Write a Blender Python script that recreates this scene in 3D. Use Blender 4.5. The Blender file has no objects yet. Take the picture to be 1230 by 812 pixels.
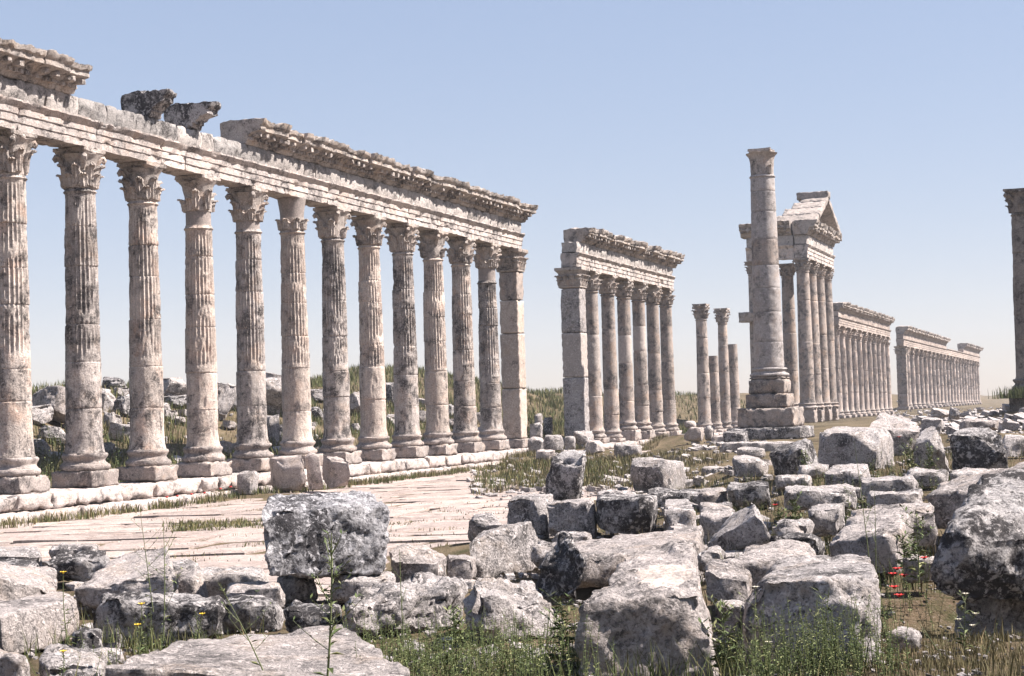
import bpy, math, random
import numpy as np
from mathutils import Matrix, Vector

# ------------------------------------------------------------------ camera, sky, sun, exposure
S = bpy.context.scene
C = S.collection
PITCH, ROLL, FPX, CAMH = math.radians(2.508), math.radians(-1.682), 2000.0, 2.33
_cp, _sp, _c, _s = math.cos(PITCH), math.sin(PITCH), math.cos(ROLL), math.sin(ROLL)
FWD = np.array([0, _cp, _sp]); _U = np.array([0, -_sp, _cp]); _R = np.array([1.0, 0, 0])
RI = _c * _R + _s * _U
UP = -_s * _R + _c * _U
cam = bpy.data.cameras.new('camera'); camo = bpy.data.objects.new('camera', cam); C.objects.link(camo)
camo.matrix_world = Matrix(((RI[0], UP[0], -FWD[0], 0), (RI[1], UP[1], -FWD[1], 0), (RI[2], UP[2], -FWD[2], CAMH), (0, 0, 0, 1)))
cam.sensor_width = 36.0; cam.lens = 36.0 * FPX / 1230.0
cam.clip_start = 0.1; cam.clip_end = 20000
S.camera = camo

SUN_EL, SUN_AZ = 50.0, 89.0          # azimuth measured clockwise from +Y (the view direction)
w = bpy.data.worlds.new('World'); S.world = w; w.use_nodes = True
nt = w.node_tree; bg = nt.nodes['Background']
sky = nt.nodes.new('ShaderNodeTexSky'); sky.sky_type = 'NISHITA'; sky.sun_disc = False
sky.sun_elevation = math.radians(SUN_EL); sky.sun_rotation = math.radians(SUN_AZ)
sky.dust_density = 0.35; sky.ozone_density = 2.6; sky.air_density = 1.0; sky.altitude = 300
hs = nt.nodes.new('ShaderNodeHueSaturation'); hs.inputs['Saturation'].default_value = 1.48
tn = nt.nodes.new('ShaderNodeMix'); tn.data_type = 'RGBA'; tn.blend_type = 'MULTIPLY'
tn.inputs[0].default_value = 1.0; tn.inputs[7].default_value = (1.05, 0.965, 1.03, 1)
gm = nt.nodes.new('ShaderNodeGamma'); gm.inputs['Gamma'].default_value = 0.38     # evens out the bright horizon as hazy air does
nt.links.new(sky.outputs[0], gm.inputs['Color']); nt.links.new(gm.outputs[0], hs.inputs['Color']); nt.links.new(hs.outputs[0], tn.inputs[6])
nt.links.new(tn.outputs[2], bg.inputs['Color']); bg.inputs['Strength'].default_value = 0.141
sl = bpy.data.lights.new('sun', 'SUN'); sl.energy = 5.0; sl.angle = math.radians(0.55); sl.color = (1.0, 0.925, 0.86)
so = bpy.data.objects.new('sun', sl); C.objects.link(so)
_e, _a = math.radians(SUN_EL), math.radians(SUN_AZ)
SUND = Vector((math.cos(_e) * math.sin(_a), math.cos(_e) * math.cos(_a), math.sin(_e)))
so.rotation_euler = SUND.to_track_quat('Z', 'Y').to_euler(); so.location = (60, 0, 60)
S.view_settings.view_transform = 'Standard'; S.view_settings.look = 'None'; S.view_settings.gamma = 1
S.view_settings.use_curve_mapping = False; S.view_settings.exposure = 1.52
S.cycles.max_bounces = 6; S.cycles.diffuse_bounces = 3; S.cycles.volume_bounces = 0

# ------------------------------------------------------------------ helpers
def P(px, py, d):
    """a photo pixel at a depth in metres -> a point of the place"""
    return np.array([0, 0, CAMH]) + FWD * d + RI * ((px - 615) / FPX * d) - UP * ((py - 406) / FPX * d)

_rs = np.random.RandomState(7)
_perm = np.concatenate([_rs.permutation(256)] * 3)
_grad = _rs.normal(size=(256, 3)); _grad /= np.linalg.norm(_grad, axis=1)[:, None]
def pn(p, seed=0):
    p = np.asarray(p, float) + seed * 17.31
    i = np.floor(p).astype(int); f = p - i; i &= 255
    u = f * f * f * (f * (f * 6 - 15) + 10)
    out = 0
    for a in (0, 1):
        wa = u[:, 0] if a else 1 - u[:, 0]
        for b in (0, 1):
            wb = u[:, 1] if b else 1 - u[:, 1]
            for c in (0, 1):
                wc = u[:, 2] if c else 1 - u[:, 2]
                g = _grad[_perm[_perm[_perm[(i[:, 0] + a) & 255] + ((i[:, 1] + b) & 255)] + ((i[:, 2] + c) & 255)]]
                out = out + wa * wb * wc * (g[:, 0] * (f[:, 0] - a) + g[:, 1] * (f[:, 1] - b) + g[:, 2] * (f[:, 2] - c))
    return out * 1.5
def fbm(p, o=4, seed=0, gain=0.5):
    r, a, q = 0, 1.0, np.asarray(p, float)
    for k in range(o):
        r = r + a * pn(q, seed + k * 3.7); a *= gain; q = q * 2.07
    return r
def sst(a, b, x):
    t = np.clip((x - a) / (b - a), 0, 1); return t * t * (3 - 2 * t)

def mesh(name, V, F, smooth=True, attr=None, sharp=None):
    me = bpy.data.meshes.new(name)
    me.from_pydata([tuple(v) for v in np.asarray(V).tolist()], [], [tuple(f) for f in F])
    if smooth:
        me.polygons.foreach_set('use_smooth', [True] * len(me.polygons))
    if attr is not None:
        a = me.attributes.new('tint', 'FLOAT', 'POINT'); a.data.foreach_set('value', np.asarray(attr, float))
    if smooth and sharp:
        me.set_sharp_from_angle(angle=math.radians(sharp))
    me.update()
    return me
def add(name, me, mat=None, parent=None, loc=None):
    o = bpy.data.objects.new(name, me); C.objects.link(o)
    if mat and me is not None and not me.materials: me.materials.append(mat)
    if parent: o.parent = parent
    if loc is not None: o.location = tuple(loc)
    return o
def tag(o, label=None, cat=None, group=None, kind=None):
    if label: o['label'] = label
    if cat: o['category'] = cat
    if group: o['group'] = group
    if kind or label: o['kind'] = kind or 'thing'
    return o
def empty(name, loc, rz=0.0):
    o = bpy.data.objects.new(name, None); C.objects.link(o); o.location = tuple(loc); o.rotation_euler = (0, 0, rz)
    o.empty_display_size = 0.3
    return o
def copy_tree(o, parent=None):
    c = o.copy(); C.objects.link(c); c.parent = parent
    for ch in list(o.children): copy_tree(ch, c)
    return c
class MB:
    """collects pieces that end up in ONE mesh"""
    def __init__(s): s.V = []; s.F = []; s.A = []; s.n = 0
    def put(s, V, F, a=0.5):
        V = np.asarray(V, float); s.V.append(V); s.F += [tuple(int(i) + s.n for i in f) for f in F]
        s.A.append(np.full(len(V), a) if np.isscalar(a) else np.asarray(a)); s.n += len(V); return s
    def build(s, name, mat, parent=None, smooth=True, sharp=None, loc=None):
        return add(name, mesh(name, np.concatenate(s.V), s.F, smooth, np.concatenate(s.A), sharp), mat, parent, loc)

# ------------------------------------------------------------------ materials
def _n(t, k, **kw):
    n = t.nodes.new(k)
    for a, b in kw.items(): setattr(n, a, b)
    return n
def _ramp(t, src, stops):
    r = _n(t, 'ShaderNodeValToRGB'); e = r.color_ramp.elements
    while len(e) < len(stops): e.new(0.5)
    for q, (pos, col) in zip(e, stops):
        q.position = pos; q.color = (col, col, col, 1) if np.isscalar(col) else tuple(col) + (1,)
    t.links.new(src, r.inputs[0]); return r.outputs[0]
def _mix(t, f, a, b, mode='MIX'):
    m = _n(t, 'ShaderNodeMix', data_type='RGBA', blend_type=mode)
    for i, v in ((0, f), (6, a), (7, b)):
        if isinstance(v, bpy.types.NodeSocket): t.links.new(v, m.inputs[i])
        elif i == 0: m.inputs[0].default_value = v
        else: m.inputs[i].default_value = tuple(v) + (1,)
    return m.outputs[2]
def _math(t, op, a, b=None, c=None):
    m = _n(t, 'ShaderNodeMath', operation=op)
    for i, v in enumerate((a, b, c)):
        if v is None: continue
        if isinstance(v, bpy.types.NodeSocket): t.links.new(v, m.inputs[i])
        else: m.inputs[i].default_value = v
    return m.outputs[0]
def _noise(t, vec, sc, det=6, rough=0.6, dist=0.0):
    n = _n(t, 'ShaderNodeTexNoise'); t.links.new(vec, n.inputs['Vector'])
    n.inputs['Scale'].default_value = sc; n.inputs['Detail'].default_value = det
    n.inputs['Roughness'].default_value = rough; n.inputs['Distortion'].default_value = dist
    return n.outputs['Fac']
def _start(name):
    m = bpy.data.materials.new(name); m.use_nodes = True; t = m.node_tree
    b = t.nodes['Principled BSDF']; b.inputs['Roughness'].default_value = 0.92; b.inputs['Specular IOR Level'].default_value = 0.15
    tc = _n(t, 'ShaderNodeTexCoord'); oi = _n(t, 'ShaderNodeObjectInfo')
    mu = _n(t, 'ShaderNodeVectorMath', operation='MULTIPLY_ADD')
    cx = _n(t, 'ShaderNodeCombineXYZ')
    for i, k in enumerate((91.0, 57.0, 73.0)):
        t.links.new(_math(t, 'MULTIPLY', oi.outputs['Random'], k), cx.inputs[i])
    mu.inputs[1].default_value = (1, 1, 1)
    t.links.new(tc.outputs['Object'], mu.inputs[0]); t.links.new(cx.outputs[0], mu.inputs[2])
    return m, t, b, mu.outputs[0], oi.outputs['Random']
ALB = 0.97
def stone(name, pale, grey, dark, amt=0.5, streak=0.0, sc=1.0, bump=0.6, warm=None, fine=1.0, low=0.5, speck=0.5):
    """weathered limestone: pale clean stone, grey patina, black lichen; amt = how much lichen"""
    pale, grey, dark = (tuple(c * ALB for c in q) for q in (pale, grey, dark))
    if warm is not None: warm = tuple(c * ALB for c in warm)
    m, t, b, v, rnd = _start(name)
    at = _n(t, 'ShaderNodeAttribute', attribute_name='tint')
    big = _noise(t, v, 1.1 * sc, 5, 0.6, 0.4)
    mid = _noise(t, v, 4.5 * sc, 9, 0.72, 0.3)
    fin = _noise(t, v, 26.0 * sc, 7, 0.75)
    col = _mix(t, _ramp(t, _math(t, 'ADD', _math(t, 'MULTIPLY', big, 0.5), _math(t, 'MULTIPLY', mid, 0.5)), ((0.42, 0), (0.60, 1))), pale, grey)
    if warm is not None:
        col = _mix(t, _ramp(t, _noise(t, v, 1.7 * sc, 4, 0.6), ((0.5, 0), (0.68, 0.8))), col, warm)
    # block-to-block tone
    col = _mix(t, 1.0, col, _ramp(t, _math(t, 'ADD', _math(t, 'MULTIPLY', at.outputs['Fac'], 0.6), _math(t, 'MULTIPLY', rnd, 0.4)), ((0.0, 0.70), (1.0, 1.22))), 'MULTIPLY')
    # black lichen in clumps broken into specks
    msk = _math(t, 'ADD', _math(t, 'MULTIPLY', big, low), _math(t, 'ADD', _math(t, 'MULTIPLY', mid, 0.65), _math(t, 'MULTIPLY', fin, 0.35)))
    th = (low + 1.0) * 0.5 + 0.12 - 0.16 * amt
    col = _mix(t, _ramp(t, msk, ((min(th, .98) - 0.035, 0), (min(th, .99) + 0.045, 0.93))), col, dark)
    # whitish crust spots
    vo = _noise(t, v, 13 * sc, 5, 0.7)
    col = _mix(t, _ramp(t, vo, ((0.60, 0), (0.67, 0.6))), col, tuple(min(1, c * 1.22 + .02) for c in pale))
    if streak:
        mp = _n(t, 'ShaderNodeMapping'); t.links.new(v, mp.inputs['Vector']); mp.inputs['Scale'].default_value = (5.0, 5.0, 0.35)
        st = _noise(t, mp.outputs[0], 1.6, 6, 0.65)
        k = _math(t, 'MULTIPLY', _ramp(t, st, ((0.5, 0), (0.66, 1))), _ramp(t, big, ((0.38, 0.0), (0.56, streak))))
        col = _mix(t, k, col, tuple(c * 1.5 for c in dark))
    # small dark pits and specks
    pit = _noise(t, v, 24.0 * sc, 5, 0.68, 0.3)
    pm = _math(t, 'MULTIPLY', _ramp(t, pit, ((0.52, 0), (0.585, 1))), _ramp(t, mid, ((0.36, speck * .35), (0.56, speck))))
    col = _mix(t, pm, col, tuple(c * 1.3 for c in dark))
    wsp = _math(t, 'MULTIPLY', _ramp(t, _noise(t, v, 9.0 * sc, 6, 0.72, 0.5), ((0.53, 0), (0.60, 1))), speck)
    col = _mix(t, wsp, col, tuple(min(1, c * 1.18) for c in pale))
    # fine grain
    col = _mix(t, 1.0, col, _ramp(t, fin, ((0.28, 0.66), (0.68, 1.26))), 'MULTIPLY')
    t.links.new(col, b.inputs['Base Color'])
    bp = _n(t, 'ShaderNodeBump'); bp.inputs['Strength'].default_value = bump; bp.inputs['Distance'].default_value = 0.05 * fine
    h = _math(t, 'ADD', _math(t, 'ADD', _math(t, 'MULTIPLY', mid, 1.0), _math(t, 'MULTIPLY', fin, 0.5)), _math(t, 'MULTIPLY', pit, -0.7))
    t.links.new(h, bp.inputs['Height']); t.links.new(bp.outputs[0], b.inputs['Normal'])
    return m
M = {}
M['rock_pale'] = stone('pale_limestone', (.50, .443, .42), (.33, .30, .288), (.070, .063, .061), 0.40, bump=1.0, sc=1.3, speck=.75, warm=(.50, .41, .35))
M['rock_grey'] = stone('grey_limestone', (.50, .455, .44), (.29, .268, .262), (.05, .046, .046), 0.42, bump=1.0, sc=1.4, speck=.9, warm=(.42, .355, .31))
M['rock_dark'] = stone('lichened_limestone', (.44, .41, .40), (.25, .235, .235), (.030, .027, .028), 0.98, bump=1.0, sc=1.1, speck=.8, low=0.9)
M['rock_blue'] = stone('blue_grey_limestone', (.47, .455, .47), (.235, .23, .24), (.040, .037, .040), 0.62, bump=1.0, sc=1.15, speck=.9)
M['shaded_column'] = stone('shade_and_lichen_column', (.25, .215, .19), (.15, .13, .12), (.04, .035, .033), 0.5, streak=.5, bump=.6)  # darkness of the column's unlit side put into the colour, along with lichen
M['shaft_pale'] = stone('pale_fluted_limestone', (.50, .42, .365), (.36, .31, .28), (.08, .068, .062), 0.28, streak=0.6, bump=0.7, warm=(.52, .39, .32))
M['shaft_dark'] = stone('dark_fluted_limestone', (.43, .38, .35), (.24, .218, .208), (.05, .044, .042), 0.55, streak=1.0, bump=0.8, warm=(.42, .33, .27))
M['pier_pale'] = stone('pale_pier_limestone', (.54, .45, .385), (.44, .37, .32), (.12, .10, .09), 0.15, bump=0.3, warm=(.50, .39, .31))
M['break'] = stone('fresh_broken_limestone', (.47, .41, .37), (.40, .335, .295), (.16, .13, .11), 0.15, bump=0.5)
M['shaft'] = stone('fluted_column_limestone', (.47, .405, .36), (.285, .255, .237), (.055, .048, .045), 0.42, streak=0.85, bump=0.7, warm=(.46, .33, .26))
M['smooth'] = stone('unfluted_column_limestone', (.40, .335, .295), (.235, .21, .198), (.06, .054, .051), 0.42, streak=0.4, bump=0.4, warm=(.40, .29, .22))
M['cement'] = stone('repair_cement', (.34, .29, .265), (.28, .24, .22), (.10, .09, .085), 0.05, bump=0.15)
M['palecement'] = stone('pale_new_stone', (.50, .43, .39), (.43, .38, .35), (.16, .14, .13), 0.05, bump=0.15)
M['carved'] = stone('carved_limestone', (.46, .40, .36), (.28, .25, .232), (.06, .052, .048), 0.36, bump=0.8, warm=(.42, .32, .26))
M['arch'] = stone('architrave_limestone', (.52, .455, .42), (.36, .325, .31), (.065, .058, .056), 0.38, bump=0.7, warm=(.52, .41, .35))
M['frieze'] = stone('frieze_limestone', (.50, .45, .42), (.33, .305, .29), (.07, .063, .06), 0.32, bump=0.8)
M['corn'] = stone('cornice_limestone', (.44, .385, .35), (.24, .215, .20), (.06, .053, .05), 0.46, bump=0.9, warm=(.42, .33, .26))
M['base'] = stone('column_base_limestone', (.42, .36, .33), (.26, .235, .22), (.07, .06, .058), 0.34, bump=0.7, warm=(.45, .35, .29))
M['kerb'] = stone('stylobate_limestone', (.50, .43, .40), (.33, .295, .28), (.09, .08, .075), 0.28, bump=0.7, warm=(.46, .37, .31))
M['far'] = stone('far_colonnade_limestone', (.45, .375, .335), (.29, .25, .23), (.10, .09, .085), 0.25, streak=0.3, bump=0.3, warm=(.47, .36, .29))
M['farcorn'] = stone('far_entablature_limestone', (.43, .37, .335), (.27, .24, .22), (.09, .08, .075), 0.35, bump=0.5)
M['votive'] = stone('votive_column_limestone', (.44, .40, .385), (.30, .275, .265), (.09, .08, .078), 0.30, bump=0.4, warm=(.40, .33, .29))
M['pave'] = stone('paving_limestone', (.39, .325, .295), (.29, .238, .215), (.16, .125, .11), 0.30, bump=0.6, sc=0.8, warm=(.43, .335, .285), speck=.6)

GR = 0.85
def blade_mat(name, a, b_, c):
    m, t, b, v, rnd = _start(name)
    at = _n(t, 'ShaderNodeAttribute', attribute_name='tint')
    a, b_, c = (tuple(q * GR for q in k) for k in (a, b_, c))
    t.links.new(_ramp(t, at.outputs['Fac'], ((0.0, a), (0.5, b_), (1.0, c))), b.inputs['Base Color'])
    b.inputs['Roughness'].default_value = 0.7
    return m
M['grass'] = blade_mat('green_grass', (.055, .075, .022), (.105, .115, .045), (.26, .21, .10))
M['dry'] = blade_mat('dry_grass', (.09, .09, .04), (.19, .155, .08), (.33, .25, .14))
M['weed'] = blade_mat('weed_leaves', (.055, .08, .026), (.11, .14, .055), (.22, .22, .10))
M['frieze_dark'] = stone('lichened_frieze_limestone', (.36, .335, .32), (.22, .208, .203), (.05, .046, .045), 0.55, bump=0.9)
def flat(name, col, rough=0.6):
    m = bpy.data.materials.new(name); m.use_nodes = True; t = m.node_tree; b = t.nodes['Principled BSDF']
    tc = _n(t, 'ShaderNodeTexCoord'); f = _noise(t, tc.outputs['Object'], 30, 4)
    t.links.new(_mix(t, _ramp(t, f, ((.3, 0), (.7, 1))), tuple(c * .75 for c in col), col), b.inputs['Base Color'])
    b.inputs['Roughness'].default_value = rough
    return m
M['stem'] = flat('green_stem', (.13, .15, .06)); M['yellow'] = flat('yellow_petals', (.75, .50, .03)); M['red'] = flat('poppy_petals', (.55, .02, .015))
M['white'] = flat('dry_seed_head', (.55, .50, .40))

# ------------------------------------------------------------------ line of the colonnade
L0 = np.array([-11.427, 44.289]); LD = np.array([1.0409, 2.8408]); STEP = float(np.hypot(*LD)); LD = LD / STEP
LN = np.array([LD[1], -LD[0]])                       # towards the street
LANG = math.atan2(LD[1], LD[0])                      # local x = along the row, local -y = towards the street
def row(k, n=0.0, z=0.0):
    p = L0 + LD * STEP * (k - 2) + LN * n
    return np.array([p[0], p[1], z])
def to_line(x, y):
    dx, dy = x - L0[0], y - L0[1]
    return (dx * LD[0] + dy * LD[1]) / STEP + 2, dx * LN[0] + dy * LN[1]
ZB = 0.65                                            # top of the stylobate

# ------------------------------------------------------------------ rock builder
def grid_cube(n):
    """surface lattice of a box with n cells a side -> integer points, quads"""
    nx, ny, nz = n; pts = []; quads = []; off = 0
    for ax in range(3):
        o = [a for a in range(3) if a != ax]
        A, B = np.meshgrid(np.arange(n[o[0]] + 1), np.arange(n[o[1]] + 1), indexing='ij')
        for side in (0, n[ax]):
            q = np.zeros(A.shape + (3,), int); q[..., o[0]] = A; q[..., o[1]] = B; q[..., ax] = side
            pts.append(q.reshape(-1, 3))
            idx = np.arange(A.size).reshape(A.shape) + off
            f = np.stack([idx[:-1, :-1], idx[1:, :-1], idx[1:, 1:], idx[:-1, 1:]], -1).reshape(-1, 4)
            if (side == 0) == (ax != 1): f = f[:, ::-1]
            quads.append(f); off += A.size
    pts = np.concatenate(pts); quads = np.concatenate(quads)
    key = pts[:, 0] * 1000003 + pts[:, 1] * 1009 + pts[:, 2]
    _, first, inv = np.unique(key, return_index=True, return_inverse=True)
    return pts[first], inv.reshape(-1)[quads]
def vnormals(V, Q):
    a, b, c, d = (V[Q[:, i]] for i in range(4))
    fn = np.cross(c - a, d - b); N = np.zeros_like(V)
    for i in range(4): np.add.at(N, Q[:, i], fn)
    l = np.linalg.norm(N, axis=1); l[l == 0] = 1
    return N / l[:, None]
def hexblock(K, cell=0.05, rnd=0.08, rough=0.05, chip=0.05, seed=0, pit=0.0, nmax=44, cuts=0, cutd=0.12):
    """K[u][v][w] corner points; u right, v up, w back"""
    K = np.asarray(K, float)
    lu = np.linalg.norm(K[1] - K[0], axis=-1).mean(); lv = np.linalg.norm(K[:, 1] - K[:, 0], axis=-1).mean(); lw = np.linalg.norm(K[:, :, 1] - K[:, :, 0], axis=-1).mean()
    L = np.array([lu, lv, lw]); n = np.clip(np.round(L / cell), 4, nmax).astype(int)
    I, Q = grid_cube(n)
    p = I / n * 2.0 - 1
    r = np.clip(2 * rnd / L, 0.02, 0.9)
    # more vertices near the rounded edges: none needed, the lattice is fine enough
    inner = np.clip(p, -(1 - r), 1 - r); dlt = (p - inner) / r
    ln = np.linalg.norm(dlt, axis=1); ln[ln == 0] = 1
    q = inner + dlt / np.maximum(ln, 1e-6)[:, None] * r * np.minimum(ln, 1)[:, None]
    t = (q + 1) / 2; u, v, w_ = t[:, 0:1], t[:, 1:2], t[:, 2:3]
    V = 0
    for a in (0, 1):
        for b in (0, 1):
            for c in (0, 1):
                V = V + (u if a else 1 - u) * (v if b else 1 - v) * (w_ if c else 1 - w_) * K[a][b][c]
    # make sure faces point outwards
    N = vnormals(V, Q)
    if ((V - V.mean(0)) * N).sum() < 0: Q = Q[:, ::-1]; N = -N
    sz = L.min()
    rs = np.random.RandomState(int(seed) + 1000); ctr = V.mean(0)
    for _ in range(cuts):
        a = K.reshape(-1, 3)[rs.randint(8)] - ctr; a = a / L.max() + rs.normal(size=3) * .28
        nn = a / np.linalg.norm(a); dd = V @ nn; over = dd - (dd.max() - cutd * sz * rs.uniform(.15, 1.0))
        V = V - np.clip(over, 0, None)[:, None] * nn
    if cuts: N = vnormals(V, Q)
    ap = np.sort(np.abs(p), axis=1); edge = sst(0.55, 1.0, ap[:, 1])
    D = rough * 0.9 * fbm(V / (0.75 * sz + .1), 2, seed) + rough * 0.6 * fbm(V / 0.20, 5, seed + 5, 0.62)
    D = D - rough * .55 * np.clip(np.abs(fbm(V / .45, 3, seed + 21)) * 2, 0, 1) ** .5 + rough * .3
    D = D - chip * edge * np.clip(fbm(V / 0.33, 3, seed + 9) + 0.12, 0, 1) * 2.0
    if pit: D = D - pit * .8 * np.clip(fbm(V / 0.10, 4, seed + 13, .6) * 1.6 - .1, 0, 1) * sst(-.15, .35, fbm(V / .5, 2, seed + 17))
    V = V + N * D[:, None]
    return V, Q
CONTROL = []            # (x, y, ground height) where a stone stands
def rock(name, label, fq, d, bq, t, mat='rock_grey', cat='stone', rough=0.04, rnd=0.06, chip=0.06, pit=0.0, cell=None, ground=True, sink=0.06, group='fallen stones in the foreground', seed=[0], lean=0.0, parent=None, cuts=11, cutd=0.24):
    """fq: photo pixels of the front face TL TR BR BL at depths d=(left,right); bq: back top edge L R; t: depth behind the front"""
    seed[0] += 1
    if np.isscalar(d): d = (d, d)
    if np.isscalar(t): t = (t, t)
    TL, TR = P(*fq[0], d[0] + lean), P(*fq[1], d[1] + lean); BR, BL = P(*fq[2], d[1]), P(*fq[3], d[0])
    BTL, BTR = P(*bq[0], d[0] + t[0] + lean), P(*bq[1], d[1] + t[1] + lean)
    dL, dR = BTL - TL, BTR - TR
    flatL, flatR = dL.copy(), dR.copy(); flatL[2] *= 0.2; flatR[2] *= 0.2
    BBL, BBR = BL + flatL, BR + flatR
    for q in (BL, BR, BBL, BBR): q[2] -= sink
    K = [[[BL, BBL], [TL, BTL]], [[BR, BBR], [TR, BTR]]]
    dd = (d[0] + d[1]) / 2
    V, Q = hexblock(K, cell or max(0.026, 0.0022 * dd), rnd * .5, rough * .8, chip * .8, seed[0], pit, 56, cuts, cutd)
    o0 = (BL + BR + BBL + BBR) / 4
    if ground:
        CONTROL.append((o0[0], o0[1], o0[2] + sink + 0.03))
    me = mesh(name, V - o0, Q.tolist(), True, None, 42)
    o = add(name, me, M[mat], parent, o0)
    if parent is None: tag(o, label, cat, group)
    return o

# ------------------------------------------------------------------ column builder (origin at the plinth's foot)
H_COL = 9.0
def lathe(prof, seg, zc=None):
    prof = np.asarray(prof, float); a = np.linspace(0, 2 * math.pi, seg, endpoint=False)
    V = np.stack([prof[:, 0:1] * np.cos(a), prof[:, 0:1] * np.sin(a), np.repeat(prof[:, 1:2], seg, 1)], -1).reshape(-1, 3)
    m = len(prof); F = []
    for i in range(m - 1):
        for j in range(seg):
            k = (j + 1) % seg
            F.append((i * seg + j, i * seg + k, (i + 1) * seg + k, (i + 1) * seg + j))
    F.append(tuple(range(seg))[::-1]); F.append(tuple((m - 1) * seg + j for j in range(seg)))
    return V, F
def shaft_mesh(name, z0, z1, r0, r1, seed, flutes=24, per=6, rows=90, smooth_to=0.36, drums=6, rough=0.012, astragal=True, scars=0.05):
    rs = random.Random(seed)
    seg = flutes * per if flutes else 64
    z = np.linspace(z0, z1, rows)
    js = sorted(z0 + (z1 - z0) * ((i + rs.uniform(-.25, .25)) / drums) for i in range(1, drums))
    z = np.sort(np.concatenate([z] + [[j - .03, j - .008, j + .008, j + .03] for j in js] + ([[z1 - .16, z1 - .13, z1 - .10, z1 - .07, z1 - .04]] if astragal else [])))
    tt = (z - z0) / (z1 - z0)
    r = r0 + (r1 - r0) * tt ** 1.5 + 0.02 * np.sin(tt * math.pi) * (r0)
    r = r + 0.06 * np.exp(-tt * 45)                 # apophyge
    dr = np.zeros(len(z)); off = np.zeros((len(z), 2))
    ed = [z0 - 1] + js + [z1 + 1]; tint = np.zeros(len(z))
    for a, b in zip(ed[:-1], ed[1:]):
        mk = (z >= a) & (z < b); dr[mk] = rs.uniform(-.012, .012); off[mk] = (rs.uniform(-.012, .012), rs.uniform(-.012, .012)); tint[mk] = rs.random()
    for j in js: dr -= 0.022 * np.exp(-((z - j) / 0.012) ** 2)
    if astragal: dr += 0.05 * np.exp(-((z - (z1 - .1)) / 0.035) ** 2)
    a = np.linspace(0, 2 * math.pi, seg, endpoint=False)
    Z, A = np.meshgrid(z, a, indexing='ij'); T = (Z - z0) / (z1 - z0)
    Rr = np.repeat((r + dr)[:, None], seg, 1)
    pts = np.stack([np.cos(A) * Rr, np.sin(A) * Rr, Z], -1).reshape(-1, 3)
    n1 = fbm(pts / 0.5, 4, seed).reshape(Z.shape); n2 = fbm(pts / 0.14, 3, seed + 3).reshape(Z.shape); n3 = fbm(pts / np.array([.35, .35, .6]), 3, seed + 8).reshape(Z.shape)
    if flutes:
        ph = (A * flutes / (2 * math.pi)) % 1.0
        prof = np.where((ph > .14) & (ph < .86), np.sqrt(np.clip(1 - ((ph - .5) / .36) ** 2, 0, 1)), 0)
        on = sst(smooth_to, smooth_to + .012, T + 0.004 * np.sin(A * flutes)) * (1 - sst(.955, .968, T))
        wear = 1 - sst(0.12, 0.5, n1 + .35 * n2)
        Rr = Rr - 0.042 * prof * on * wear - 0.02 * on * (1 - wear) * (1 - prof)
    Rr = Rr + rough * n2 + rough * 0.8 * n1 - scars * np.clip(n3 - 0.33, 0, .5) - .03 * np.clip(np.abs(n2) - .42, 0, 1)
    X = np.cos(A) * Rr + off[:, 0:1]; Y = np.sin(A) * Rr + off[:, 1:2]
    V = np.stack([X, Y, Z], -1).reshape(-1, 3); m = len(z)
    i, j = np.meshgrid(np.arange(m - 1), np.arange(seg), indexing='ij'); k = (j + 1) % seg
    F = np.stack([i * seg + j, i * seg + k, (i + 1) * seg + k, (i + 1) * seg + j], -1).reshape(-1, 4).tolist()
    F.append(list(range(seg))[::-1]); F.append([(m - 1) * seg + q for q in range(seg)])
    return mesh(name, V, F, True, np.repeat(tint, seg), 50)
def leaf(mb, ang, r, z, h, wd, out, curl, seed):
    """one acanthus leaf standing on the bell"""
    nu, nv = 7, 9; V = []
    for i in range(nv):
        t = i / (nv - 1)
        rr = r + out * (0.15 * t + 0.85 * t ** 3.2) + 0.035
        zz = z + h * (t if t < .82 else .82 + (t - .82) * (1 - 2.6 * curl * (t - .82) / .18))
        ww = wd * (0.75 + 0.45 * math.sin(math.pi * min(1, t * 1.05)) ** 0.8) * (1 - 0.55 * t ** 4) * (1 + 0.16 * (-1) ** i * (0.3 < t))
        for j in range(nu):
            s = j / (nu - 1) * 2 - 1
            bulge = 0.045 * (1 - s * s) + 0.02 * math.cos(s * 9)
            a = ang + s * ww / max(r, .2)
            R_ = rr + bulge
            V.append((R_ * math.cos(a), R_ * math.sin(a), zz - 0.05 * abs(s) ** 1.5 * h))
    V = np.array(V); V = V + 0.018 * np.stack([fbm(V / .12, 2, seed + q) for q in (0, 31, 67)], -1)
    F = [(i * nu + j, i * nu + j + 1, (i + 1) * nu + j + 1, (i + 1) * nu + j) for i in range(nv - 1) for j in range(nu - 1)]
    # thickness: an inner copy against the bell
    W = V.copy(); sc = np.maximum(0.3, 1 - 0.07 / np.linalg.norm(V[:, :2], axis=1)); W[:, :2] *= sc[:, None]; W[:, 2] -= 0.01; n = len(V)
    F2 = [tuple(n + q for q in f[::-1]) for f in F]
    rim = [j for j in range(nu)] + [i * nu + nu - 1 for i in range(1, nv)] + [(nv - 1) * nu + j for j in range(nu - 2, -1, -1)] + [i * nu for i in range(nv - 2, 0, -1)]
    F3 = [(rim[i], rim[i - 1], n + rim[i - 1], n + rim[i]) for i in range(len(rim))]
    mb.put(np.concatenate([V, W]), F + F2 + F3, 0.5)
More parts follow.
